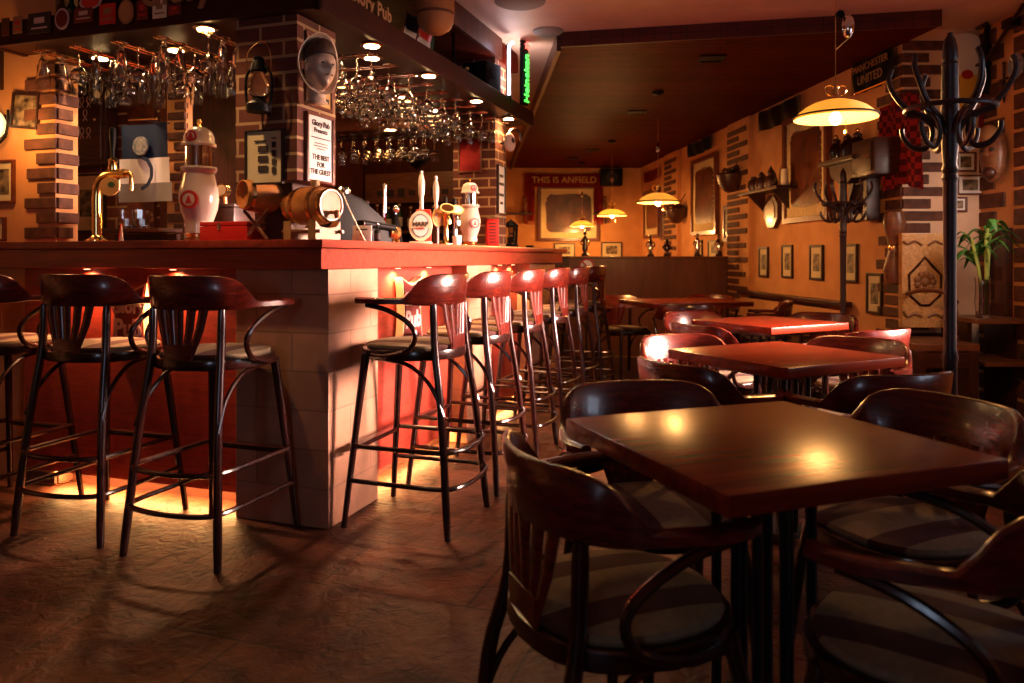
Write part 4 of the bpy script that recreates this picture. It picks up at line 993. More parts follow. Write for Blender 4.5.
MB().lathe([(0, 0), (.06, 0), (.06, .02), (.045, .03), (0, .03)], 8).build('foot', M['black'], bl2, smooth=False)
MB().lathe([(.046, .03), (.052, .16)], 8, cap=False).build('glazing', M['glass'], bl2, smooth=False)
for k in range(8): MB().tube([(.047 * math.cos(k * PI / 4), .047 * math.sin(k * PI / 4), .03), (.054 * math.cos(k * PI / 4), .054 * math.sin(k * PI / 4), .16)], .004, 6).build('bar', M['black'], bl2)
MB().lathe([(.06, .16), (.062, .17), (.03, .2), (.012, .21), (0, .225)], 8).build('hood', M['black'], bl2, smooth=False)
MB().lathe([(0, .03), (.02, .03), (.02, .08), (0, .09)], 10).build('candle', M['cream'], bl2)
at_ = thing('ashtray', 'small dark ashtray on the bar end near the partition', 'ashtray', B(-.15, 3.35, TOP), 0)
MB().lathe([(0, 0), (.03, 0), (.036, .026), (.03, .026), (.024, .008), (0, .008)], 16, cap=False).build('dish', M['black'], at_)

# ================================================================ behind the short side
def on_vwall(px0, px1, py0, py1, v): 
    a, zt = bv(px0, py0, v); b, zb = bv(px1, py1, v); return B((a + b) / 2, v, (zt + zb) / 2), abs(b - a), abs(zt - zb)
p, w, h = on_vwall(72, 107, 175, 232, .75); framed('picture_frame', p, BRZ, w, h, 'picture in a wide yellow mount on the brickwork behind the brass tap', 'picture frame', b=.012, fm='framedark', mount='paper', m=.5)
p, w, h = on_vwall(66, 112, 82, 165, .70)
cbn = thing('wall_cabinet', 'dark wall cabinet with white figures painted on its door, behind the bar', 'cabinet', p, BRZ)
MB().box((0, -.005, 0), (w, .09, h), bev=.004).build('body', M['darkwood'], cbn)
MB().box((.02, -.056, -.01), (w * .78, .016, h * .86), bev=.004).build('door', M['darkwood'], cbn)
MB().box((-w * .45, -.054, 0), (.01, .012, h)).build('edge_strip', M['midwood'], cbn, smooth=False)
dr = MB()
for cx, cz in ((.02, .12), (.07, .12), (.045, .045), (.02, -.06), (.07, -.06)):
    dr.tube([(cx + .014 * math.cos(k * PI / 5), -.066, cz + .02 * math.sin(k * PI / 5)) for k in range(10)], .0022, 5, closed=True)
    dr.tube([(cx - .014, -.066, cz - .045), (cx, -.066, cz - .02), (cx + .014, -.066, cz - .045)], .0022, 5)
dr.build('print', M['letters'], cbn)
MB().sphere((w * .36, -.075, 0), .009, 10).build('knob', M['brass'], cbn)
# red door post
bstruct('door_1', MB().box((u_at(162, .72), .78, 1.3), (.10, .06, 2.6)).box(((u_at(120, .74) + u_at(160, .74)) / 2 + .02, .735, 1.3), (.20, .02, 2.6)), M['frame'])
# flag
ua, ub = u_at(114, .45), u_at(165, .45)
fl = thing('football_flag', 'navy, white and grey flag with an emblem hanging behind the bar', 'flag', B((ua + ub) / 2, .47, z_at(158, 3.9)), BRZ)
W_ = (ub - ua); H_ = .42
def sheet(a0, a1, b0, b1, yo=0): return lambda a, b: Vector(((a0 + (a1 - a0) * a - .5) * W_ + .012 * (b0 + (b1 - b0) * b), -.012 * math.sin((a0 + (a1 - a0) * a) * 9) + yo, (.5 - (b0 + (b1 - b0) * b)) * H_))
MB().grid(sheet(.12, 1, 0, .44), 12, 6, .003).build('navy_field', M['navy'], fl)
MB().grid(sheet(.05, 1.02, .44, .76), 12, 5, .003).build('white_field', M['white'], fl)
MB().grid(sheet(0, 1.05, .76, 1), 12, 4, .003).build('grey_field', M['greycloth'], fl)
b_ = MB(); disc(b_, .05, .03, .012, .015, .09); b_.build('emblem', M['bluegrey'], fl)
arc = MB()
for k in range(5):
    a = -1.1 + k * .55
    arc.box((.0 + .085 * math.cos(a), -.022, -.055 + .085 * math.sin(a)), (.02, .003, .05), ry=-a + .0)
arc.build('navy_badges', M['navy'], fl, smooth=False)
MB().tube([(-.09, .0, .24), (.10, .0, .235)], .005, 6).build('rod', M['brass'], fl)
MB().tube([(0, 0, .235), (0, .2, .25)], .004, 6).build('rod_bracket', M['iron'], fl)
# left wall pictures and lamp
for px0, px1, py0, py1, lab, ti in ((-8, 16, 161, 203, 'small picture with a dark photo at the left edge just above the bar', 0), (-20, 7, 218, 241, 'pale picture low on the left wall, cut by the left edge and bar top', 0), (14, 41, 95, 128, 'small tilted dark framed picture on the left wall', .12), (-12, 4, 45, 90, 'dark frame at the left edge high on the ochre wall', 0)):
    p, w, h = on_vwall(px0, px1, py0, py1, .10)
    framed('picture_frame', p, BRZ, w, h, lab, 'picture frame', b=.012, fm='framedark' if ti or py0 < 60 else 'frame', mount='paper' if py0 > 100 else 'photo', m=.35, tilt=ti, group='pictures on the left wall')
p, w, h = on_vwall(-13, 14, 107, 146, .08)
wl_ = thing('wall_lamp', 'glowing wall lamp with a curved dark frame at the left edge', 'wall lamp', p, BRZ)
MB().lathe([(0, 0), (.05, .004), (.075, .03), (.078, .045), (.05, .075), (0, .085)], 20, X90).build('shade', M['lampwhite'], wl_)
MB().tube(curve([(.08, -.02, .075), (.092, -.03, .02), (.07, -.03, -.06), (.0, -.03, -.1), (-.07, -.03, -.06), (-.09, -.03, .02), (-.07, -.03, .08)], 4), .007, 8).build('scroll_frame', M['iron'], wl_)
MB().box((0, -.0, 0), (.05, .03, .12), bev=.004).build('back_plate', M['iron'], wl_)

# stickers and beer mats along the front edge of the rack
def badge(px, py, w, h, kind, base, label, deco=None):
    v = -.094; u, z = bv(px, py, v); k = (P0[1] - ST * u + CT * v) / F * 1.02
    w *= k; h *= k
    t = thing('beer_mat', label, 'beer mat', B(u, v, z), BRZ, 'beer mats on the rack edge')
    if kind == 'o':
        b_ = MB(); disc(b_, w / 2, .004, .004, 0, 0, h / w); b_.build('mat', M[base], t)
        if deco: b_ = MB(); disc(b_, w / 2 * .8, .0062, .003, 0, 0, h / w); b_.build('print', M[deco], t)
    else:
        MB().box((0, -.002, 0), (w, .004, h)).build('mat', M[base], t, smooth=False)
        if deco: MB().box((0, -.005, h * .12), (w * .45, .002, h * .28)).box((0, -.005, -h * .25), (w * .7, .002, h * .08)).build('print', M[deco], t, smooth=False)
    return t
badge(6, 27, 10, 17, 'r', 'frame', 'dark red card at the left end of the rack edge')
badge(18, 25, 12, 17, 'r', 'tan', 'tan card with a red mark near the left end of the rack edge', 'red')
badge(40, 23, 29, 20, 'r', 'ink', 'black card with a pink square on the rack edge', 'letters')
badge(62.5, 19, 18, 21, 'o', 'letters', 'round dark red mat with a white rim on the rack edge', 'signface')
badge(84, 15, 24, 14, 'r', 'signface', 'dark wine card with a pale block right of the round white rimmed mat', 'letters')
badge(91, 2, 28, 14, 'o', 'letters', 'large round white and red mat standing above the rack edge', 'red')
badge(108, 14, 20, 20, 'r', 'red', 'bright red square mat on the rack edge', 'tan')
badge(126.5, 12, 19, 24, 'o', 'tan', 'round tan mat with dark writing on the rack edge', 'skin')
badge(143, 10, 14, 19, 'r', 'signface', 'dark red mat between the round tan mat and the cream card', 'redink')
badge(160, 9, 17, 18, 'r', 'cream', 'cream card with a drawn face on the rack edge', 'tan')
badge(175, 10, 16, 10, 'r', 'signface', 'small red strip card right of the cream face card', 'red')
# things standing on the rack
RT = 2.204
for px, v, lab, mt, h in ((62, .12, 'amber bottle standing on the rack above the round white rimmed mat', 'amber', .3), (71.5, .1, 'dark green bottle standing on the left end of the rack', 'bottle', .28), (81, .12, 'tan bottle standing right of the green bottle on the rack', 'amber', .27)):
    bottle(B(u_at(px, v), v, RT), lab, mt, h, .03)
bottle(B(-.16, v_at(467, -.16), RT), 'green bottle on the rack left of the black loudspeaker', 'bottle', .22, .03)
bottle(B(-.3, v_at(481, -.3), RT), 'tall green bottle behind the black loudspeaker on the rack', 'bottle', .34, .036)
sp = thing('loudspeaker', 'black loudspeaker box standing on the far end of the rack', 'loudspeaker', B(-.15, v_at(482, -.15), RT), BRR - .25)
MB().box((0, 0, .15), (.19, .2, .3), bev=.01).build('cabinet', M['black'], sp)
b_ = MB(); disc(b_, .075, .102, .006, 0, .11); b_.build('cone', M['iron'], sp)
b_ = MB(); disc(b_, .03, .102, .006, 0, .235); b_.build('tweeter', M['iron'], sp)
cd2 = thing('small_card', 'small orange card in front of the loudspeaker on the rack', 'card', B(-.06, v_at(472, -.06), RT), BRR)
MB().box((0, 0, .05), (.06, .004, .1), rx=-.15).build('card', M['tan'], cd2, smooth=False)
for k, (v, uo, c1, c2, lab, an) in enumerate(((.98, -.10, 'red', 'white', 'red and white flag leaning on the rack behind the gold letters', -.5), (1.12, -.13, 'greencloth', 'red', 'green and red flag leaning on the rack behind the gold letters', -.9), (.84, -.12, 'navy', 'white', 'navy and white flag nearest to the brick column on the rack', -.2))):
    t = thing('hand_flag', lab, 'flag', B(uo, v, RT), BRR, 'flags on the rack')
    MB().tube([(0, 0, .0), (.14, 0, .30)], .004, 6).build('staff', M['midwood'], t)
    for j, c in enumerate((c1, c2)):
        MB().grid(lambda a, b: Vector((.14 - .05 * b - .02 * j + a * .20 * math.cos(an) , .012 * math.sin(a * 8), .30 - .09 * (b + j) + a * .22 * math.sin(an) * .5)), 8, 3, .003).build('stripe', M[c], t)
hdm = thing('hanging_drum', 'large rounded tan hide drum hanging over the long bar side', 'drum', B(.03, v_at(435.5, .03), 2.37), 0)
MB().lathe([(0, 0), (.045, .006), (.08, .028), (.098, .065), (.105, .12), (.102, .2), (.092, .3), (.08, .37), (0, .375)], 26).build('body', M['skin'], hdm)
MB().lathe([(.1055, .10), (.107, .108), (.1055, .116)], 26, cap=False).build('band', M['midwood'], hdm)
MB().tube([(0, 0, .37), (0, 0, .379)], .01, 8).build('hook', M['iron'], hdm)
# neon sign and tube on the end of the rack
nn = at(527, 100, 5.6)
ns = thing('neon_sign', 'vertical green neon script with a red star by the ceiling', 'neon sign', (nn.x, nn.y, nn.z), math.radians(62))
MB().box((0, .025, .20), (.085, .03, .47), bev=.004).build('backing', M['black'], ns)
tx = text('green_script', 'Heineken', .094, M['neong'], ns, (0, .0, .16), ext=.004, off=.002, roll=PI / 2)
st = []
for k in range(10):
    r = .032 if k % 2 == 0 else .013
    st.append((r * math.sin(k * PI / 5), .40 + r * math.cos(k * PI / 5)))
MB().prism(st, -.006, .008, X90).build('star', M['neonr'], ns, smooth=False)
MB().tube([(0, .03, .43), (0, .03, .53), (0, .03, 2.75 - nn.z)], .004, 6).build('hanger', M['iron'], ns)
nt_ = at(509, 96, 5.45)
tb = thing('neon_tube', 'white fluorescent tube standing upright left of the green neon script', 'tube lamp', (nt_.x, nt_.y, nt_.z), 0)
MB().tube(curve([(0, 0, .0), (0, 0, .2), (.0, 0, .33), (.008, 0, .37), (.03, 0, .385)], 4), .010, 10).build('tube', M['neonw'], tb)
MB().tube([(0, 0, -.06), (0, 0, .005)], .016, 10).build('end_cap', M['black'], tb)
MB().tube([(0, 0, -.1), (0, 0, -.06)], .012, 10).build('lower_tube', M['neonw'], tb)
MB().box((0, .03, .12), (.03, .03, .52)).build('batten', M['black'], tb, smooth=False)
# second brick pillar on the bar: red picture, mask, notice
p, w, h = on_vwall(459, 482, 138, 172, 2.40); framed('picture_frame', p, BRZ, w, h, 'red starry picture on the brick pillar above the small beer tower', 'picture frame', b=.010, fm='midwood', mount='redcloth', pic=None)
mk = thing('wall_mask', 'pale round mask hanging at the far end of the glass rack', 'mask', B(-.03, v_at(506, -.06), z_at(143, 5.6)), BRR - .5)
MB().sphere((0, 0, 0), .07, 20, (.75, .35, 1)).build('face', M['letters'], mk)
MB().sphere((.012, -.022, .012), .02, 12, (1, .4, 1)).build('eye_spot', M['ink'], mk)
MB().tube(curve([(.0, .01, .07), (.05, .01, .10), (.10, .01, .09), (.12, .01, .02)], 4), .012, 8).build('horn', M['darkwood'], mk)
MB().tube([(0, .02, 0), (-.01, .09, .0)], .008, 6).build('peg', M['iron'], mk)
nb = framed('notice_board', B(-.12, v_at(500, -.12), z_at(190, 5.65)), BRR, .16, .36, 'tall white notice on the right side of the far brick pillar', 'notice', b=.008, fm='framedark', mount='white', pic=None)
MB().box((0, -.013, .10), (.08, .001, .02)).box((0, -.013, .04), (.1, .001, .02)).box((0, -.013, -.04), (.1, .001, .02)).box((0, -.013, -.1), (.06, .001, .02)).build('print', M['ink'], nb, smooth=False)

# back bar: counter with bottles, board with writing
bb = thing('back_bar', 'dark back bar counter with a shelf board along the rear wall', 'back bar', B(-1.5, 4.0, 0), BRZ)
MB().box((0, 0, .5), (1.35, .36, 1.0)).build('cupboard', M['darkwood'], bb, smooth=False)
MB().box((0, -.01, 1.015), (1.4, .4, .03), bev=.004).build('worktop', M['midwood'], bb, smooth=False)
MB().box((0, .10, 1.40), (1.35, .16, .025)).build('shelf_board', M['midwood'], bb, smooth=False)
for x in (-.66, 0, .66): MB().box((x, .1, 1.21), (.03, .16, .36)).build('upright', M['midwood'], bb, smooth=False)
MB().box((0, .16, 1.85), (1.35, .03, .30)).build('back_board', M['midwood'], bb, smooth=False)
wr = MB()
for k in range(9): wr.box((-.5 + k * .12, .14, 1.80), (.07, .006, .05 + .02 * (k % 3)))
wr.build('print', M['ink'], bb, smooth=False)
for i in range(11):
    bottle(B(-2.05 + i * .115, 3.96, 1.03), 'bottle standing on the dark back bar counter', 'amber' if i % 3 else 'bottle', .25 + .03 * (i % 2), .034, group='bottles on the back bar counter')
for i in range(10):
    bottle(B(-2.0 + i * .125, 4.08, 1.4125), 'bottle on the shelf above the back bar counter', 'bottle' if i % 3 else 'amber', .24 + .03 * ((i + 1) % 2), .034, group='bottles on the back bar shelf')
dm = thing('diamond_plaque', 'black diamond shaped plaque hanging below the rear glass rack', 'plaque', B(u_at(417, 2.6), 2.6, z_at(157, 5.85)), BRZ)
MB().prism([(-.11, 0), (0, -.085), (.11, 0), (.06, .07), (-.06, .07)], -.02, .02, X90).build('plaque', M['black'], dm, smooth=False)
MB().tube([(-.05, 0, .065), (-.05, 0, 2.075 - z_at(157, 5.85))], .003, 5).tube([(.05, 0, .065), (.05, 0, 2.075 - z_at(157, 5.85))], .003, 5).build('chain', M['iron'], dm)
# ================================================================ right wall of the dining end
def on_R(px0, px1, py0, py1, off=.0):
    """centre, width and height on the right wall of a rectangle given by its pixel corners (left edge heights)"""
    n = math.hypot(1, WB); wa = WA - off * n
    y0, y1 = [wa / (ray(q) + WB) for q in (px0, px1)]; ym = (y0 + y1) / 2
    pc = Vector((wa - WB * ym, ym, 0))
    k = pc.y / F; zc = CAMZ + (HZ - (py0 + py1) / 2) * k
    return Vector((pc.x, pc.y, zc)), (y0 - y1) * n, (py1 - py0) * k
def hide_map(px0, px1, py0, py1, label, far=None):
    if far: p, w, h = far; rz = 0
    else: p, w, h = on_R(px0, px1, py0, py1, .004); rz = WRZ
    t = framed('framed_hide', p, rz, w, h, label, 'framed picture', b=.05, fm='frame', mount='hideback', pic=None, dep=.05, group='large framed painted hides')
    n = 44; pts = []
    rnd = random.Random(px0)
    for k in range(n):
        a = k * 2 * PI / n; e = 7
        x = math.copysign(abs(math.cos(a)) ** (2 / e), math.cos(a)) * (w / 2 - .13) * rnd.uniform(.955, 1.03); z = math.copysign(abs(math.sin(a)) ** (2 / e), math.sin(a)) * (h / 2 - .14) * rnd.uniform(.96, 1.03)
        pts.append((x, z))
    MB().prism(pts, .022, .03, X90).build('hide', M['hide'], t, smooth=False)
    lac = MB()
    for k in range(14):
        for s in (-1, 1):
            x = (k / 13 - .5) * (w - .26); lac.tube([(x, -.026, s * (h / 2 - .05)), (x + .01, -.028, s * (h / 2 - .16))], .004, 4)
    for k in range(12):
        for s in (-1, 1):
            z = (k / 11 - .5) * (h - .3); lac.tube([(s * (w / 2 - .05), -.026, z), (s * (w / 2 - .15), -.028, z + .01)], .004, 4)
    lac.build('lacing', M['hideback'], t)
    return t
hide_map(787, 832, 113, 222, 'large framed painted hide behind the nearest lamp')
hide_map(694, 719, 157, 235, 'framed painted hide in the middle of the right wall between brick strips')
hide_map(646, 661, 190, 238, 'farthest framed painted hide on the right wall, behind the second lamp')
hide_map(0, 0, 0, 0, 'framed painted hide on the far wall under the red scarf', far=(Vector((ray(568.5) * 12.79, 12.79, z_at(213.5, 12.79))), 61 * 12.79 / F, 55 * 12.79 / F))
def small(px0, px1, py0, py1, label, mount='paper', pic='photo', fm='framedark', b=.02, m=.42, grp='small pictures on the right wall'):
    p, w, h = on_R(px0, px1, py0, py1, .004); return framed('picture_frame', p, WRZ, w, h, label, 'picture frame', b=b, fm=fm, mount=mount, pic=pic, m=m, group=grp)
small(760, 769, 247, 277, 'small narrow picture above the wall bench, nearest to the brick strip')
small(783, 793.5, 245, 278, 'second small picture above the wall bench from the brick strip')
small(811, 824, 245, 280, 'third small picture above the wall bench, left of the rear coat stand')
small(845, 858.5, 244, 282.5, 'small picture just right of the rear coat stand pole')
small(868, 883.5, 273, 314, 'lowest small picture right of the wall bench')
small(724, 733, 205, 242, 'dark framed picture between the middle hide and the nearest brick strip', mount='hide', fm='frame', b=.05)
small(661, 668, 208, 240, 'narrow dark framed picture right of the farthest hide', mount='hide', fm='frame', b=.05)
small(696, 703, 240, 258, 'small picture on the wall above the partition below the middle hide')
small(709, 722, 240, 258, 'small picture above the partition next to a figurine')
p, w, h = on_R(861, 880, 178, 221, .05)
bxf = framed('box_frame', p, WRZ, w, h, 'deep dark box frame on the wall right of the rear coat stand', 'picture frame', b=.05, fm='darkwood', mount='hide', pic=None, dep=.10)
oc = thing('barometer', 'dark octagonal barometer left of the nearest hide', 'barometer', on_R(768, 783, 197, 226, .0)[0], WRZ)
w = on_R(768, 783, 197, 226)[1]; h = .36
MB().prism([(w / 2 * math.cos(a), h / 2 * math.sin(a)) for a in [PI / 8 + k * PI / 4 for k in range(8)]], .0, .05, X90, bev=.006).build('case', M['darkwood'], oc, smooth=False)
MB().prism([(w / 3.2 * math.cos(a), h / 3.2 * math.sin(a)) for a in [PI / 8 + k * PI / 4 for k in range(8)]], .045, .056, X90).build('dial', M['hide'], oc, smooth=False)
# wall shelf with ornaments, left of the hide
p, w, h = on_R(748, 788, 186, 196, .12)
sf = thing('wall_shelf', 'dark wall shelf with ornaments left of the nearest hide', 'shelf', p, WRZ)
MB().box((0, 0, 0), (w, .22, .03), bev=.005).build('shelf_board', M['darkwood'], sf, smooth=False)
for x in (-.3, .3): MB().prism([(0, 0), (.18, 0), (0, -.18)], -.015, .015, T(w * x, .10, -.016) @ Matrix.Rotation(-PI / 2, 4, 'Z') @ X90).build('bracket', M['darkwood'], sf, smooth=False)
def on_shelf(root, dx, name, label, cat, dz=.016):
    n = Vector((math.cos(WRZ), math.sin(WRZ), 0)); q = Vector(root.location) + n * dx; q.z += dz
    return thing(name, label, cat, q, WRZ)
for k, dx in enumerate((-.32, -.12, .1)):
    t = on_shelf(sf, dx, 'ornament', ('dark carved ornament at the left end of the shelf beside the nearest hide', 'dark jug in the middle of the shelf beside the nearest hide', 'dark lidded pot on the shelf beside the candle')[k], 'ornament')
    MB().lathe([(0, 0), (.05, 0), (.065, .05), (.055, .1), (.03, .13), (.038, .15), (0, .16 + .03 * k)], 16).build('body', M['darkwood'], t)
    MB().tube(curve([(.055, 0, .04), (.1, 0, .06), (.095, 0, .12), (.035, 0, .14)], 4), .008, 6).build('handle', M['darkwood'], t)
cn = on_shelf(sf, w / 2 - .07, 'candle', 'pale candle at the right end of the shelf against the hide frame', 'candle')
MB().lathe([(0, 0), (.035, 0), (.035, .15), (0, .152)], 14).build('wax', M['cream'], cn)
MB().tube([(0, 0, .15), (0, 0, .165)], .002, 5).build('wick', M['ink'], cn)
# big dark shelf in front of the tartan scarf
p, w2, h = on_R(836, 872, 157, 165, .16)
s2 = thing('wall_shelf', 'dark bracketed shelf right behind the nearest lamp', 'shelf', p, WRZ)
MB().box((0, 0, 0), (w2, .30, .035), bev=.005).build('shelf_board', M['darkwood'], s2, smooth=False)
MB().prism([(-w2 * .42, -.02), (w2 * .42, -.02), (w2 * .36, -.10), (w2 * .12, -.17), (-w2 * .12, -.17), (-w2 * .36, -.10)], -.14, .08, X90).build('corbel', M['darkwood'], s2, smooth=False)
for k, dx in enumerate((-.25, -.08, .06)):
    t = on_shelf(s2, dx, 'ornament', ('small dark bottle at the left of the bracketed shelf behind the nearest lamp', 'dark round jar on the bracketed shelf behind the nearest lamp', 'dark stacked pots on the bracketed shelf behind the nearest lamp')[k], 'ornament', .019)
    MB().lathe([(0, 0), (.045 + .01 * k, 0), (.06, .06), (.05, .12), (.03, .15), (.035, .17), (0, .2)], 16).build('body', M['mahog'], t)
    MB().sphere((0, 0, .2), .018, 10).build('knob', M['brass'], t)
p, w3, h = on_R(869, 893, 140, 176, .14)
bx = thing('dark_chest', 'black wall box beside the tartan scarf', 'wall box', p, WRZ)
MB().box((0, 0, 0), (w3, .26, h), bev=.008).build('body', M['darkwood'], bx)
MB().box((0, -.135, 0), (w3 * .8, .014, h * .8), bev=.003).build('door', M['darkwood'], bx)
MB().sphere((w3 * .3, -.15, 0), .012, 10).build('knob', M['brass'], bx)
# scarves
p, w, h = on_R(857, 896, 50, 86, .02)
bs = scarf('football_scarf', p + Vector((0, 0, -.02)), WRZ, w, .24, 'blackcloth', 'black scarf with tan lettering stretched high on the right wall')
text('lettering', 'MANCHESTER', .075, M['tan'], bs, (0, -.048, .045), ext=.002)
text('lettering', 'UNITED', .095, M['tan'], bs, (0, -.048, -.05), ext=.002)
rod = thing('brass_rod', 'thin brass rod under the black lettered scarf', 'rod', on_R(861, 889, 84, 90, .03)[0], WRZ)
MB().tube([(-.22, -.02, 0), (.22, -.02, 0)], .008, 8).sphere((-.23, -.02, 0), .016, 10).sphere((.23, -.02, 0), .016, 10).build('rod', M['brass'], rod)
for x in (-.18, .18): MB().tube([(x, -.02, 0), (x, .04, 0)], .005, 6).build('bracket', M['brass'], rod)
p, w, h = on_R(890, 918, 100, 195, .06)
scarf('tartan_scarf', p, WRZ, .42, .62, 'tartan', 'red tartan scarf hanging beside the black wall box', wave=.03, fringe=False, sag=-.12)
p, w, h = on_R(762, 800, 97, 131, .02); scarf('football_scarf', p, WRZ, w, .2, 'framedark', 'dark brown scarf high on the wall left of the nearest lamp')
p, w, h = on_R(690, 712, 137, 156, .02); scarf('football_scarf', p, WRZ, w, .17, 'blackcloth', 'black scarf above the middle hide')
p, w, h = on_R(646, 660, 164, 186, .02); scarf('football_scarf', p, WRZ, w, .17, 'redcloth', 'dark red scarf above the farthest hide on the right wall')
sc = scarf('football_scarf', (ray(564) * 12.72, 12.72, z_at(180, 12.72)), 0, 68 * 12.78 / F, .22, 'redcloth', 'red scarf reading THIS IS ANFIELD on the far wall', tails=.8)
text('lettering', 'THIS IS ANFIELD', .15, M['goldprint'], sc, (0, -.055, -.008), ext=.002, space=1.0)
p, w, h = on_R(888, 901, 216, 280, .06)
t = thing('leather_horn', 'brown leather powder horn hanging on the wall left of the carved settle panel', 'horn', p, WRZ)
MB().lathe([(0, -.26), (.06, -.25), (.075, -.16), (.045, -.04), (.035, .0), (.06, .1), (.075, .18), (.06, .25), (.02, .27), (0, .27)], 18).build('body', M['midwood'], t)
MB().lathe([(.037, -.02), (.042, 0), (.037, .02)], 16, cap=False).build('collar', M['brass'], t)
MB().tube([(0, 0, .26), (0, .06, .31)], .004, 6).build('strap', M['framedark'], t)
# wall sconces and dark hangings between the brick strips
for px, py, lab in ((683, 212, 'dark hanging basket on the far brick strip right of the second lamp'), (738, 178, 'dark hanging basket on the nearest brick strip')):
    y = wy(px) - .12
    x = WA - WB * y
    t = thing('hanging_basket', lab, 'hanging basket', (x - .13, y, z_at(py, y)), 0, 'dark baskets on the brick strips')
    MB().lathe([(0, -.16), (.06, -.15), (.13, -.06), (.15, .03), (.14, .05), (0, .03)], 18).build('bowl', M['darkwood'], t)
    mm = MB()
    rr = random.Random(px)
    for k in range(26):
        a = rr.uniform(0, 6.28); r = rr.uniform(.05, .2); mm.tube(curve([(0, 0, .02), (r * .6 * math.cos(a), r * .6 * math.sin(a) , .10), (r * math.cos(a), r * math.sin(a), rr.uniform(-.08, .12))], 3), .012, 5, flat=.3)
    mm.build('dried_plant', M['darkwood'], t)
    MB().tube([(0, 0, .05), (.13, 0, .25), (.17, 0, .25)], .006, 6).build('bracket', M['iron'], t)
# figurines and trophies on the partition top
for px, lab, hh in ((585, 'small dark figurine on the dark end of the partition', .30), (650.5, 'pale metal figurine on the partition below the farthest right wall hide', .26), (697.5, 'pale metal figurine on the partition left of the two small pictures', .28), (719, 'pale metal figurine at the right end of the partition', .27), (667, 'small dark bottle shaped figurine on the partition between two pale ones', .2)):
    z0 = 1.1575; y = 8.69 if px < 600 else 8.71
    t = thing('figurine', lab, 'figurine', (ray(px) * y, y, z0 + (.002 if px < 600 else 0)), 0, 'figurines on the partition')
    mt = 'mahog' if px in (585, 667) else 'chrome'
    MB().lathe([(0, 0), (.04, 0), (.042, .02), (.02, .035), (.016, .06), (0, .062)], 14).build('plinth', M['darkwood'], t)
    MB().lathe([(0, .05), (.03, .06), (.035, .1), (.022, .14), (.032, hh * .62), (.02, hh * .74), (.012, hh * .78), (0, hh * .8)], 14).build('body', M[mt], t)
    MB().sphere((0, 0, hh * .87), .022, 12).build('head', M[mt], t)
    for s in (-1, 1): MB().tube(curve([(s * .026, 0, hh * .64), (s * .05, -.01, hh * .5), (s * .03, -.03, hh * .42)], 3), .008, 6).build('arm', M[mt], t)
# far wall: two framed prints, shelf brackets, speaker
for px0, px1, py0, py1, lab in ((554, 575, 243, 258, 'small framed print low on the far wall behind the bar end'), (601, 622, 242, 258, 'small framed print low on the far wall right of the figurine')):
    y = 12.795; framed('picture_frame', (ray((px0 + px1) / 2) * y, y, z_at((py0 + py1) / 2, y)), 0, (px1 - px0) * y / F, (py1 - py0) * y / F, lab, 'picture frame', b=.02, fm='framedark', mount='paper', m=.4, group='small prints on the far wall')
for px, w, lab in ((519, .46, 'dark shelf with a small figure left of the red scarf on the far wall'), (601, .26, 'dark shelf behind the third lamp on the far wall')):
    y = 12.7
    t = thing('wall_shelf', lab, 'shelf', (ray(px) * y, y, z_at(214, y)), 0)
    MB().box((0, 0, 0), (w, .18, .03), bev=.004).build('shelf_board', M['darkwood'], t, smooth=False)
    MB().box((w * .3, .04, -.08), (.03, .1, .16)).build('bracket', M['darkwood'], t, smooth=False)
    f = thing('figurine', 'dark standing figurine on the ' + ('shelf left of the red scarf' if px < 550 else 'shelf behind the third lamp'), 'figurine', (ray(px) * y + w * .22, y, z_at(214, y) + .016), 0)
    MB().lathe([(0, 0), (.05, 0), (.05, .03), (.025, .06), (.04, .16), (.02, .22), (0, .23)], 12).build('body', M['midwood'], f)
    MB().sphere((0, 0, .25), .035, 10).build('head', M['midwood'], f)
y = 12.6
ls = thing('loudspeaker', 'black loudspeaker under the ceiling in the far right corner', 'loudspeaker', (ray(611) * y, y, z_at(186, y)), 0)
MB().box((0, 0, .14), (.36, .24, .28), bev=.012).build('cabinet', M['black'], ls)
b_ = MB(); disc(b_, .10, .123, .006, 0, .14); b_.build('cone', M['iron'], ls)
MB().box((0, .15, .14), (.08, .1, .08)).build('bracket', M['iron'], ls)
# round no smoking sign by the bar end
ny = 8.60
nsn = thing('no_smoking_sign', 'round white no smoking sign with a red ring beside the bar end', 'sign', (ray(586.5) * 6.95, 6.95, z_at(266, 6.95)), 0)
b_ = MB(); disc(b_, .070, .004, .006); b_.build('disc', M['redink'], nsn)
b_ = MB(); disc(b_, .054, .0055, .006); b_.build('field', M['white'], nsn)
MB().box((0, -.0075, 0), (.115, .003, .014), ry=PI / 4).build('bar', M['redink'], nsn, smooth=False)
MB().box((-.004, -.0065, -.004), (.06, .002, .012)).build('cigarette', M['ink'], nsn, smooth=False)
MB().lathe([(0, -.0), (.08, 0), (.08, .012), (.012, .02), (.010, .93), (0, .94)], 14, T(0, .02, -z_at(266, 6.95))).build('post', M['iron'], nsn)
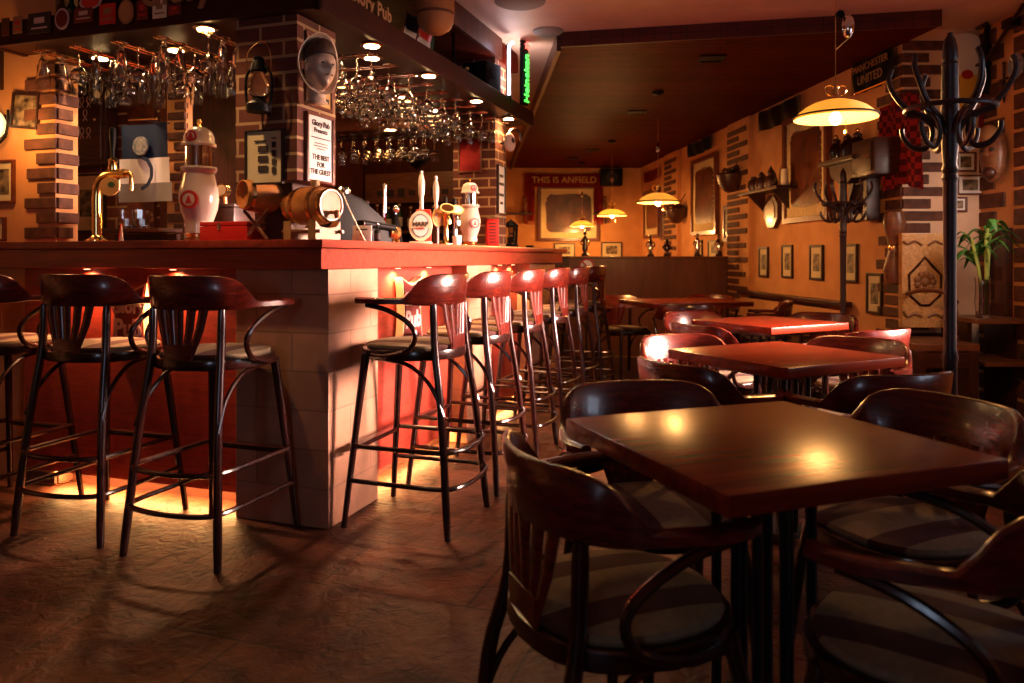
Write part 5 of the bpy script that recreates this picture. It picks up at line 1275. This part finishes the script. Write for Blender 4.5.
# ceiling spots and vent
for k, (px, py) in enumerate(((712, 58), (637, 112), (593, 150), (573, 158))):
    y = 1.5 * F / (HZ - py); x = ray(px) * y
    t = thing('ceiling_vent', ('square dark vent in the boarded ceiling nearest to the front edge', 'second square vent in the boarded ceiling', 'third square vent in the boarded ceiling', 'farthest square vent in the boarded ceiling')[k], 'ceiling vent', (x, y, 2.648), math.radians(-8), 'square ceiling vents')
    fr = MB()
    for s in (-1, 1): fr.box((s * .085, 0, -.004), (.02, .19, .012)).box((0, s * .085, -.004), (.15, .02, .011))
    fr.build('frame', M['black'], t, smooth=False)
    MB().box((0, 0, -.001), (.15, .15, .006)).build('grille', M['black'], t, smooth=False)
for px, py, r, lab in ((548, 31, .11, 'round grey vent in the pale ceiling beside the boarded ceiling edge'), (520, 1, .16, 'round brown fitting in the pale ceiling at the top edge')):
    y = 1.6 * F / (HZ - py); t = thing('ceiling_disc', lab, 'ceiling fitting', (ray(px) * y, y, 2.75), 0)
    MB().lathe([(0, -.02), (r * .8, -.02), (r, -.006), (r, 0), (0, 0)], 24).build('disc', M['greycloth'], t)

# ================================================================ corner by the coat stand
yR = 5.35
def onF(px0, px1, py0, py1, y=yR): return Vector((ray((px0 + px1) / 2) * y, y, z_at((py0 + py1) / 2, y))), (px1 - px0) * y / F, (py1 - py0) * y / F
bg = thing('beer_glass_plaque', 'wall plaque shaped like a tall glass of yellow beer with white foam', 'plaque', onF(949, 976, 35, 112)[0], 0)
w, h = onF(949, 976, 35, 112)[1:]
def half(p): return p
MB().prism([(-w * .30, -h / 2), (w * .30, -h / 2), (w * .42, -h * .04), (-w * .42, -h * .04)], .0, .05, X90, bev=.006).build('beer', M['beer'], bg, smooth=False)
fo = [(-w * .42, -h * .04), (w * .42, -h * .04), (w * .5, h * .38)] + [(w * .5 * math.cos(a), h * .38 + h * .12 * math.sin(a)) for a in [k * PI / 12 for k in range(1, 12)]] + [(-w * .5, h * .38)]
MB().prism(fo, .0, .055, X90, bev=.006).build('foam', M['foam'], bg, smooth=False)
b_ = MB(); disc(b_, .04, .06, .006, 0, -.02, .8); b_.build('emblem', M['redink'], bg)
MB().prism([(-w * .5, h * .40)] + [(w * .5 * math.cos(a), h * .40 + h * .12 * math.sin(a)) for a in [PI - k * PI / 12 for k in range(1, 12)]] + [(w * .5, h * .40)], .0, .002, X90).build('rim', M['white'], bg, smooth=False)
for px0, px1, py0, py1, lab in ((955, 975, 152, 172, 'upper small red framed picture behind the coat stand pole'), (956, 983, 175, 195, 'middle small red framed picture behind the coat stand pole'), (951, 966, 197, 212, 'lowest small red framed picture behind the coat stand pole')):
    p, w, h = onF(px0, px1, py0, py1); framed('picture_frame', p, 0, w, h, lab, 'picture frame', b=.012, fm='frame', mount='white', m=.35, group='red framed pictures in the corner')
# long black scarf in the corner, red strap
p, w, h = onF(972, 996, -30, 88, 5.26)
t = thing('black_scarf', 'long black scarf hanging down in the corner right of the beer glass plaque', 'scarf', p, .5)
MB().grid(lambda a, b: Vector(((a - .5) * .10 - .10 * (b - .5), -.03 - .02 * math.sin(a * 9), (.5 - b) * .8)), 10, 12, .006).build('cloth', M['blackcloth'], t)
f_ = MB()
for k in range(10): f_.tube([((k / 9 - .5) * .095 - .05, -.035, -.4), ((k / 9 - .5) * .095 - .055, -.035, -.46)], .005, 4)
f_.build('fringe', M['blackcloth'], t)
MB().tube([(.05, -.02, .4), (.05, .02, .42)], .008, 6).build('nail', M['iron'], t)
p, w, h = onF(979, 986, 92, 140, 5.30)
t = thing('red_strap', 'narrow red strap hanging behind the coat stand hooks', 'strap', p, .3)
MB().grid(lambda a, b: Vector(((a - .5) * .05 - .03 * b, -.01 - .006 * math.sin(b * 7), (.5 - b) * .33)), 3, 10, .005).build('cloth', M['redcloth'], t)
MB().tube([(.0, 0, .16), (.0, .05, .165)], .004, 5).build('nail', M['iron'], t)
# near right wall (x = WX): pictures, mask, skis
def onN(px, py, off=0): y = (WX - off) / ray(px); return Vector((WX - off, y, z_at(py, y)))
NRZ = -PI / 2
a, b2_ = onN(993, 230), onN(1011, 314)
framed('picture_frame', (WX, (a.y + b2_.y) / 2, (z_at(229, a.y) + z_at(316, a.y)) / 2), NRZ, abs(a.y - b2_.y) + .04, 87 * a.y / F, 'tall dark picture on the near right wall between brick blocks', 'picture frame', b=.025, fm='darkwood', mount='hide', pic=None, dep=.03)
p = onN(993, 155, .09)
mk2 = thing('carved_mask', 'long carved wooden mask with a pale brow right of the coat stand hooks', 'mask', p, NRZ + .35)
MB().sphere((0, 0, 0), .12, 22, (.72, .5, 1.55)).build('face', M['midwood'], mk2)
MB().sphere((-.01, -.03, .14), .07, 14, (.9, .6, .9)).build('brow', M['tan'], mk2)
MB().sphere((0, -.035, -.12), .055, 12, (.9, .7, .8)).build('beard', M['darkwood'], mk2)
for s in (-1, 1): MB().sphere((s * .035, -.055, .03), .014, 10).build('eye', M['ink'], mk2)
MB().tube([(0, -.05, .06), (0, -.075, -.0), (0, -.05, -.02)], [.010, .018, .012], 8).build('nose', M['midwood'], mk2)
MB().tube([(0, 0, .15), (0, .11, .17)], .008, 6).build('nail', M['iron'], mk2)
for k, (a0, b0, lab) in enumerate((((985, 62), (1040, -20), 'lower of two dark wooden skis slanting up at the upper right corner'), ((985, 25), (1030, -45), 'upper of two dark wooden skis slanting up at the upper right corner'))):
    p0 = onN(*a0, .05); p1 = onN(*b0, .05)
    t = thing('ski', lab, 'ski', (p0 + p1) / 2, 0, 'old skis on the near right wall')
    d0 = (p1 - p0) / 2
    MB().tube(curve([-d0 + Vector((-.05, 0, -.02)), -d0 * .9, Vector((0, 0, 0)), d0], 4), [.03] + [.045] * 11 + [.03], 8, flat=.3).build('ski_blade', M['darkwood'], t)
    MB().box((0, 0, 0), (.07, .1, .06), bev=.008).build('binding', M['iron'], t)
p = onN(1004, 80, .03)
t = thing('wall_dagger', 'small dark dagger on the near right wall below the skis', 'dagger', p, NRZ)
MB().prism([(-.012, 0), (.012, 0), (.01, -.1), (0, -.15), (-.01, -.1)], -.004, .004, X90).build('blade', M['iron'], t, smooth=False)
MB().tube([(-.04, 0, .005), (.04, 0, .005)], .008, 6).tube([(0, 0, 0), (0, 0, .1)], .01, 8).sphere((0, 0, .11), .014, 8).build('hilt', M['darkwood'], t)
MB().tube([(0, 0, -.02), (0, .04, -.02)], .004, 5).build('nail', M['iron'], t)
p = onN(1019, 66, .03); t = thing('wall_plate', 'pale blue round plate at the right edge', 'plate', p, NRZ)
MB().lathe([(0, 0), (.05, .0), (.08, .018), (.082, .022), (.05, .008), (0, .008)], 20, X90, cap=False).build('dish', M['bluegrey'], t)
MB().tube([(0, .0, .03), (0, .04, .03)], .005, 5).build('nail', M['iron'], t)

# wooden settle with carved panel, plant in a glass vase
st_ = thing('settle', 'old wooden settle with a carved tan back panel in the corner', 'settle', (2.93, 5.0, 0), 0)
pc, w, h = onF(903, 949, 233, 328, 5.2)
MB().box((pc.x - 2.93, .24, pc.z - .0), (w, .05, h), bev=.006).build('carved_panel', M['carved'], st_, smooth=False)
cv = MB()
cx, cz = pc.x - 2.93 + .0, pc.z
for k in range(2):
    pts = [(cx - .105, .213, cz - .10), (cx - .11, .213, cz + .04), (cx - .05, .213, cz + .10), (cx + .0, .213, cz + .16), (cx + .05, .213, cz + .10), (cx + .11, .213, cz + .04), (cx + .105, .213, cz - .10), (cx + .03, .213, cz - .17), (cx - .03, .213, cz - .17)]
    cv.tube([(x * 1 + (0), y, z + k * .0) for x, y, z in pts], .009, 6, closed=True)
for s in (-1, 1):
    cv.tube(curve([(cx + s * .02, .213, cz + .24), (cx + s * .07, .213, cz + .27), (cx + s * .12, .213, cz + .25), (cx + s * .15, .213, cz + .27)], 4), .009, 6)
    cv.tube(curve([(cx + s * .02, .213, cz - .25), (cx + s * .07, .213, cz - .23), (cx + s * .12, .213, cz - .25), (cx + s * .15, .213, cz - .21)], 4), .009, 6)
for k in range(9):
    a = k * 2 * PI / 9; cv.sphere((cx + .055 * math.cos(a), .21, cz - .01 + .055 * math.sin(a)), .024, 8, (1, .5, 1))
cv.sphere((cx, .213, cz - .01), .03, 10, (1, .5, 1)); cv.build('carving', M['carvdark'], st_)
MB().box((-.19, .0, .58), (.40, .46, .05), bev=.008).build('seat', M['midwood'], st_, smooth=False)
for x in (-.36, -.03):
    for y in (-.2, .22): MB().box((x, y, .28), (.06, .06, .56), bev=.004).build('leg', M['darkwood'], st_, smooth=False)
MB().box((-.19, -.21, .50), (.36, .03, .1)).build('apron', M['darkwood'], st_, smooth=False)
MB().tube(curve([(-.22, .20, .90), (-.20, .05, .93), (-.12, -.08, .92), (-.10, -.16, .86)], 4), .022, 8, flat=.7).build('armrest', M['midwood'], st_)
MB().lathe([(.02, .60), (.024, .64), (.014, .66), (.022, .70), (.012, .74), (.022, .79), (.014, .83), (.018, .88)], 12, T(-.10, -.14, 0)).build('spindle', M['midwood'], st_)
lg = thing('corner_ledge', 'two brown wooden ledge boards on the wall right of the coat stand pole', 'ledge', (3.12, 5.0, 0), 0)
MB().box((0, .0, .74), (.34, .4, .03), bev=.004).build('board', M['midwood'], lg, smooth=False)
MB().box((.02, -.0, .47), (.30, .4, .03), bev=.004).build('board', M['midwood'], lg, smooth=False)
for x in (-.14, .155): MB().box((x, .1, .37), (.03, .3, .74)).build('side', M['darkwood'], lg, smooth=False)
vs = thing('glass_vase', 'clear glass vase on the corner ledge right of the coat stand pole', 'vase', (3.08, 4.97, .756), 0)
MB().lathe([(0, 0), (.045, 0), (.042, .03), (.05, .1), (.045, .2), (.05, .26), (.046, .26), (.041, .2), (.046, .1), (.038, .02), (0, .012)], 18, cap=False).build('body', M['glass'], vs)
pl = thing('plant_stems', 'bamboo plant with yellow green stems and dark leaves in the glass vase', 'plant', (3.08, 4.97, .775), 0)
rr = random.Random(4)
for k in range(6):
    a = rr.uniform(0, 6.28); dx, dy = .03 * math.cos(a), .03 * math.sin(a); hh = rr.uniform(.38, .62)
    MB().tube(curve([(dx * .7, dy * .7, 0), (dx * .9, dy * .9, hh * .5), (dx * 2 - .02, dy * 1.6, hh)], 4), .009, 8).build('stem', M['stem'], pl)
    for j in range(5):
        b = rr.uniform(0, 6.28); L = rr.uniform(.14, .24); z = hh * rr.uniform(.75, 1.0)
        e = Vector((math.cos(b), math.sin(b) * .6, 0)); o = Vector((dx * 2 - .02, dy * 1.6, z))
        MB().tube(curve([o, o + e * L * .5 + Vector((0, 0, .06)), o + e * L + Vector((0, 0, -.02))], 4), [.004, .012, .018, .021, .022, .019, .014, .008, .002], 6, flat=.15).build('leaf', M['leaf'], pl)

# ================================================================ light
def area(loc, rot, sx, sy, e, col, name='window_and_fill_light'):
    l = bpy.data.lights.new(name, 'AREA'); l.shape = 'RECTANGLE'; l.size = sx; l.size_y = sy; l.energy = e; l.color = col
    o = bpy.data.objects.new(name, l); C.objects.link(o); o.location = loc; o.rotation_euler = rot; return o
def point(loc, e, col, r=.03, name='lamp_and_fill_light'):
    l = bpy.data.lights.new(name, 'POINT'); l.energy = e; l.color = col; l.shadow_soft_size = r
    o = bpy.data.objects.new(name, l); C.objects.link(o); o.location = loc; return o
def spot(loc, to, e, col, ang, blend=.4, r=.02, name='spot_light'):
    l = bpy.data.lights.new(name, 'SPOT'); l.energy = e; l.color = col; l.spot_size = math.radians(ang); l.spot_blend = blend; l.shadow_soft_size = r
    o = bpy.data.objects.new(name, l); C.objects.link(o); o.location = loc
    o.rotation_euler = (Vector(to) - Vector(loc)).to_track_quat('-Z', 'Y').to_euler(); return o
area((WX + .16, (WY0 + WY1) / 2, (WZ0 + WZ1) / 2), (0, PI / 2, 0), WZ1 - WZ0, WY1 - WY0, 17, (.72, .80, 1))
area(((UX0 + UX1) / 2, -2.76, (UZ0 + UZ1) / 2), (PI / 2, 0, 0), UX1 - UX0, UZ1 - UZ0, 18, (.62, .76, 1))
k_ = area((WX + .16, (VY0 + VY1) / 2, (VZ0 + VZ1) / 2), (0, PI / 2, 0), VZ1 - VZ0, VY1 - VY0, 185, (1, .63, .51))
k_.data.spread = math.radians(48); k_.rotation_euler = (0, PI / 2 - .25, math.radians(-6))
area((WX + .165, (VY0 + VY1) / 2, (VZ0 + VZ1) / 2), (0, PI / 2, 0), VZ1 - VZ0, VY1 - VY0, 3, (1, .74, .64))
spot((WX - .06, 4.35, 1.75), (2.98, 5.3, 1.35), 34, (1, .72, .58), 100, 1, .25, 'window_and_fill_light')  # added spot just inside the window, brightens the corner by the settle
WARM = (1, .45, .13)
for i, p in enumerate(LPOS): point(p + Vector((0, 0, -.075)), (30, 42, 46, 42)[i], WARM, .055)
for u, v in SPOTS_L: spot(B(u, v, 1.082), B(u, v - .0, 0), 40, (1, .45, .20), 155, .7)
for u, v in SPOTS_R: spot(B(u, v, 1.082), B(u + .0, v, 0), 40, (1, .45, .20), 155, .7)
for i, (u, v) in enumerate(CS): spot(B(u, v, 2.155), B(u, v, 0), 60 if v < 0 else 16, (1, .54, .23), 130, .5)
spot(B(-.75, 2.0, 2.03), B(-.75, 2.0, 0), 16, (1, .54, .22), 130, .5)
q = on_vwall(-1, 1, 125, 127, -.10)[0]; point(q, 7, (1, .45, .13), .06)
point(B(-1.9, .6, 2.1) + Vector((0, 0, 0)), 0.01, WARM)
point(Vector((nt_.x + .06, nt_.y + .20, nt_.z + .16)), 8, (1, .80, .74), .04)
for u0, u1 in ((-1.82, -.48),):
    o_ = area(B((u0 + u1) / 2 + .08, .105, .072), (0, 0, BRZ), u1 - u0 - .2, .025, 24, (1, .45, .14), 'toe_light')
for v0, v1, e_ in ((.44, 1.55, 15), (2.01, 2.84, 13)):
    o_ = area(B(-.12, (v0 + v1) / 2, .072), (0, 0, BRR), v1 - v0, .025, e_, (1, .48, .15), 'toe_light')
spot(B(-.55, -.75, 2.73), B(-.38, .05, 1.35), 75, (1, .56, .25), 34, .8, .04)  # added spot without a fitting, brightens the barrels from the front
point(B(-1.5, 3.2, 2.2), 7, WARM, .05)  # added fill with no lamp there, lifts the dark back bar
w_ = bpy.data.worlds.new('World'); bpy.context.scene.world = w_; w_.use_nodes = True
w_.node_tree.nodes['Background'].inputs[0].default_value = (.02, .012, .008, 1); w_.node_tree.nodes['Background'].inputs[1].default_value = .3

# ================================================================ camera
cam = bpy.data.cameras.new('camera'); co = bpy.data.objects.new('camera', cam); C.objects.link(co)
cam.sensor_width = 36; cam.lens = 36 * F / 1024; cam.shift_y = -(341.5 - HZ) / 1024
co.location = (0, 0, CAMZ); co.rotation_euler = (PI / 2, 0, 0); cam.clip_start = .05
cam.dof.use_dof = True; cam.dof.focus_distance = 3.3; cam.dof.aperture_fstop = 3.5
sc_ = bpy.context.scene; sc_.camera = co
sc_.view_settings.view_transform = 'Standard'; sc_.view_settings.look = 'None'; sc_.view_settings.gamma = 1; sc_.view_settings.exposure = 0; sc_.view_settings.use_curve_mapping = False
cy = sc_.cycles
cy.max_bounces = 10; cy.diffuse_bounces = 4; cy.glossy_bounces = 4; cy.transmission_bounces = 10; cy.transparent_max_bounces = 12
cy.caustics_reflective = False; cy.caustics_refractive = False; cy.sample_clamp_indirect = 6; cy.use_denoising = True
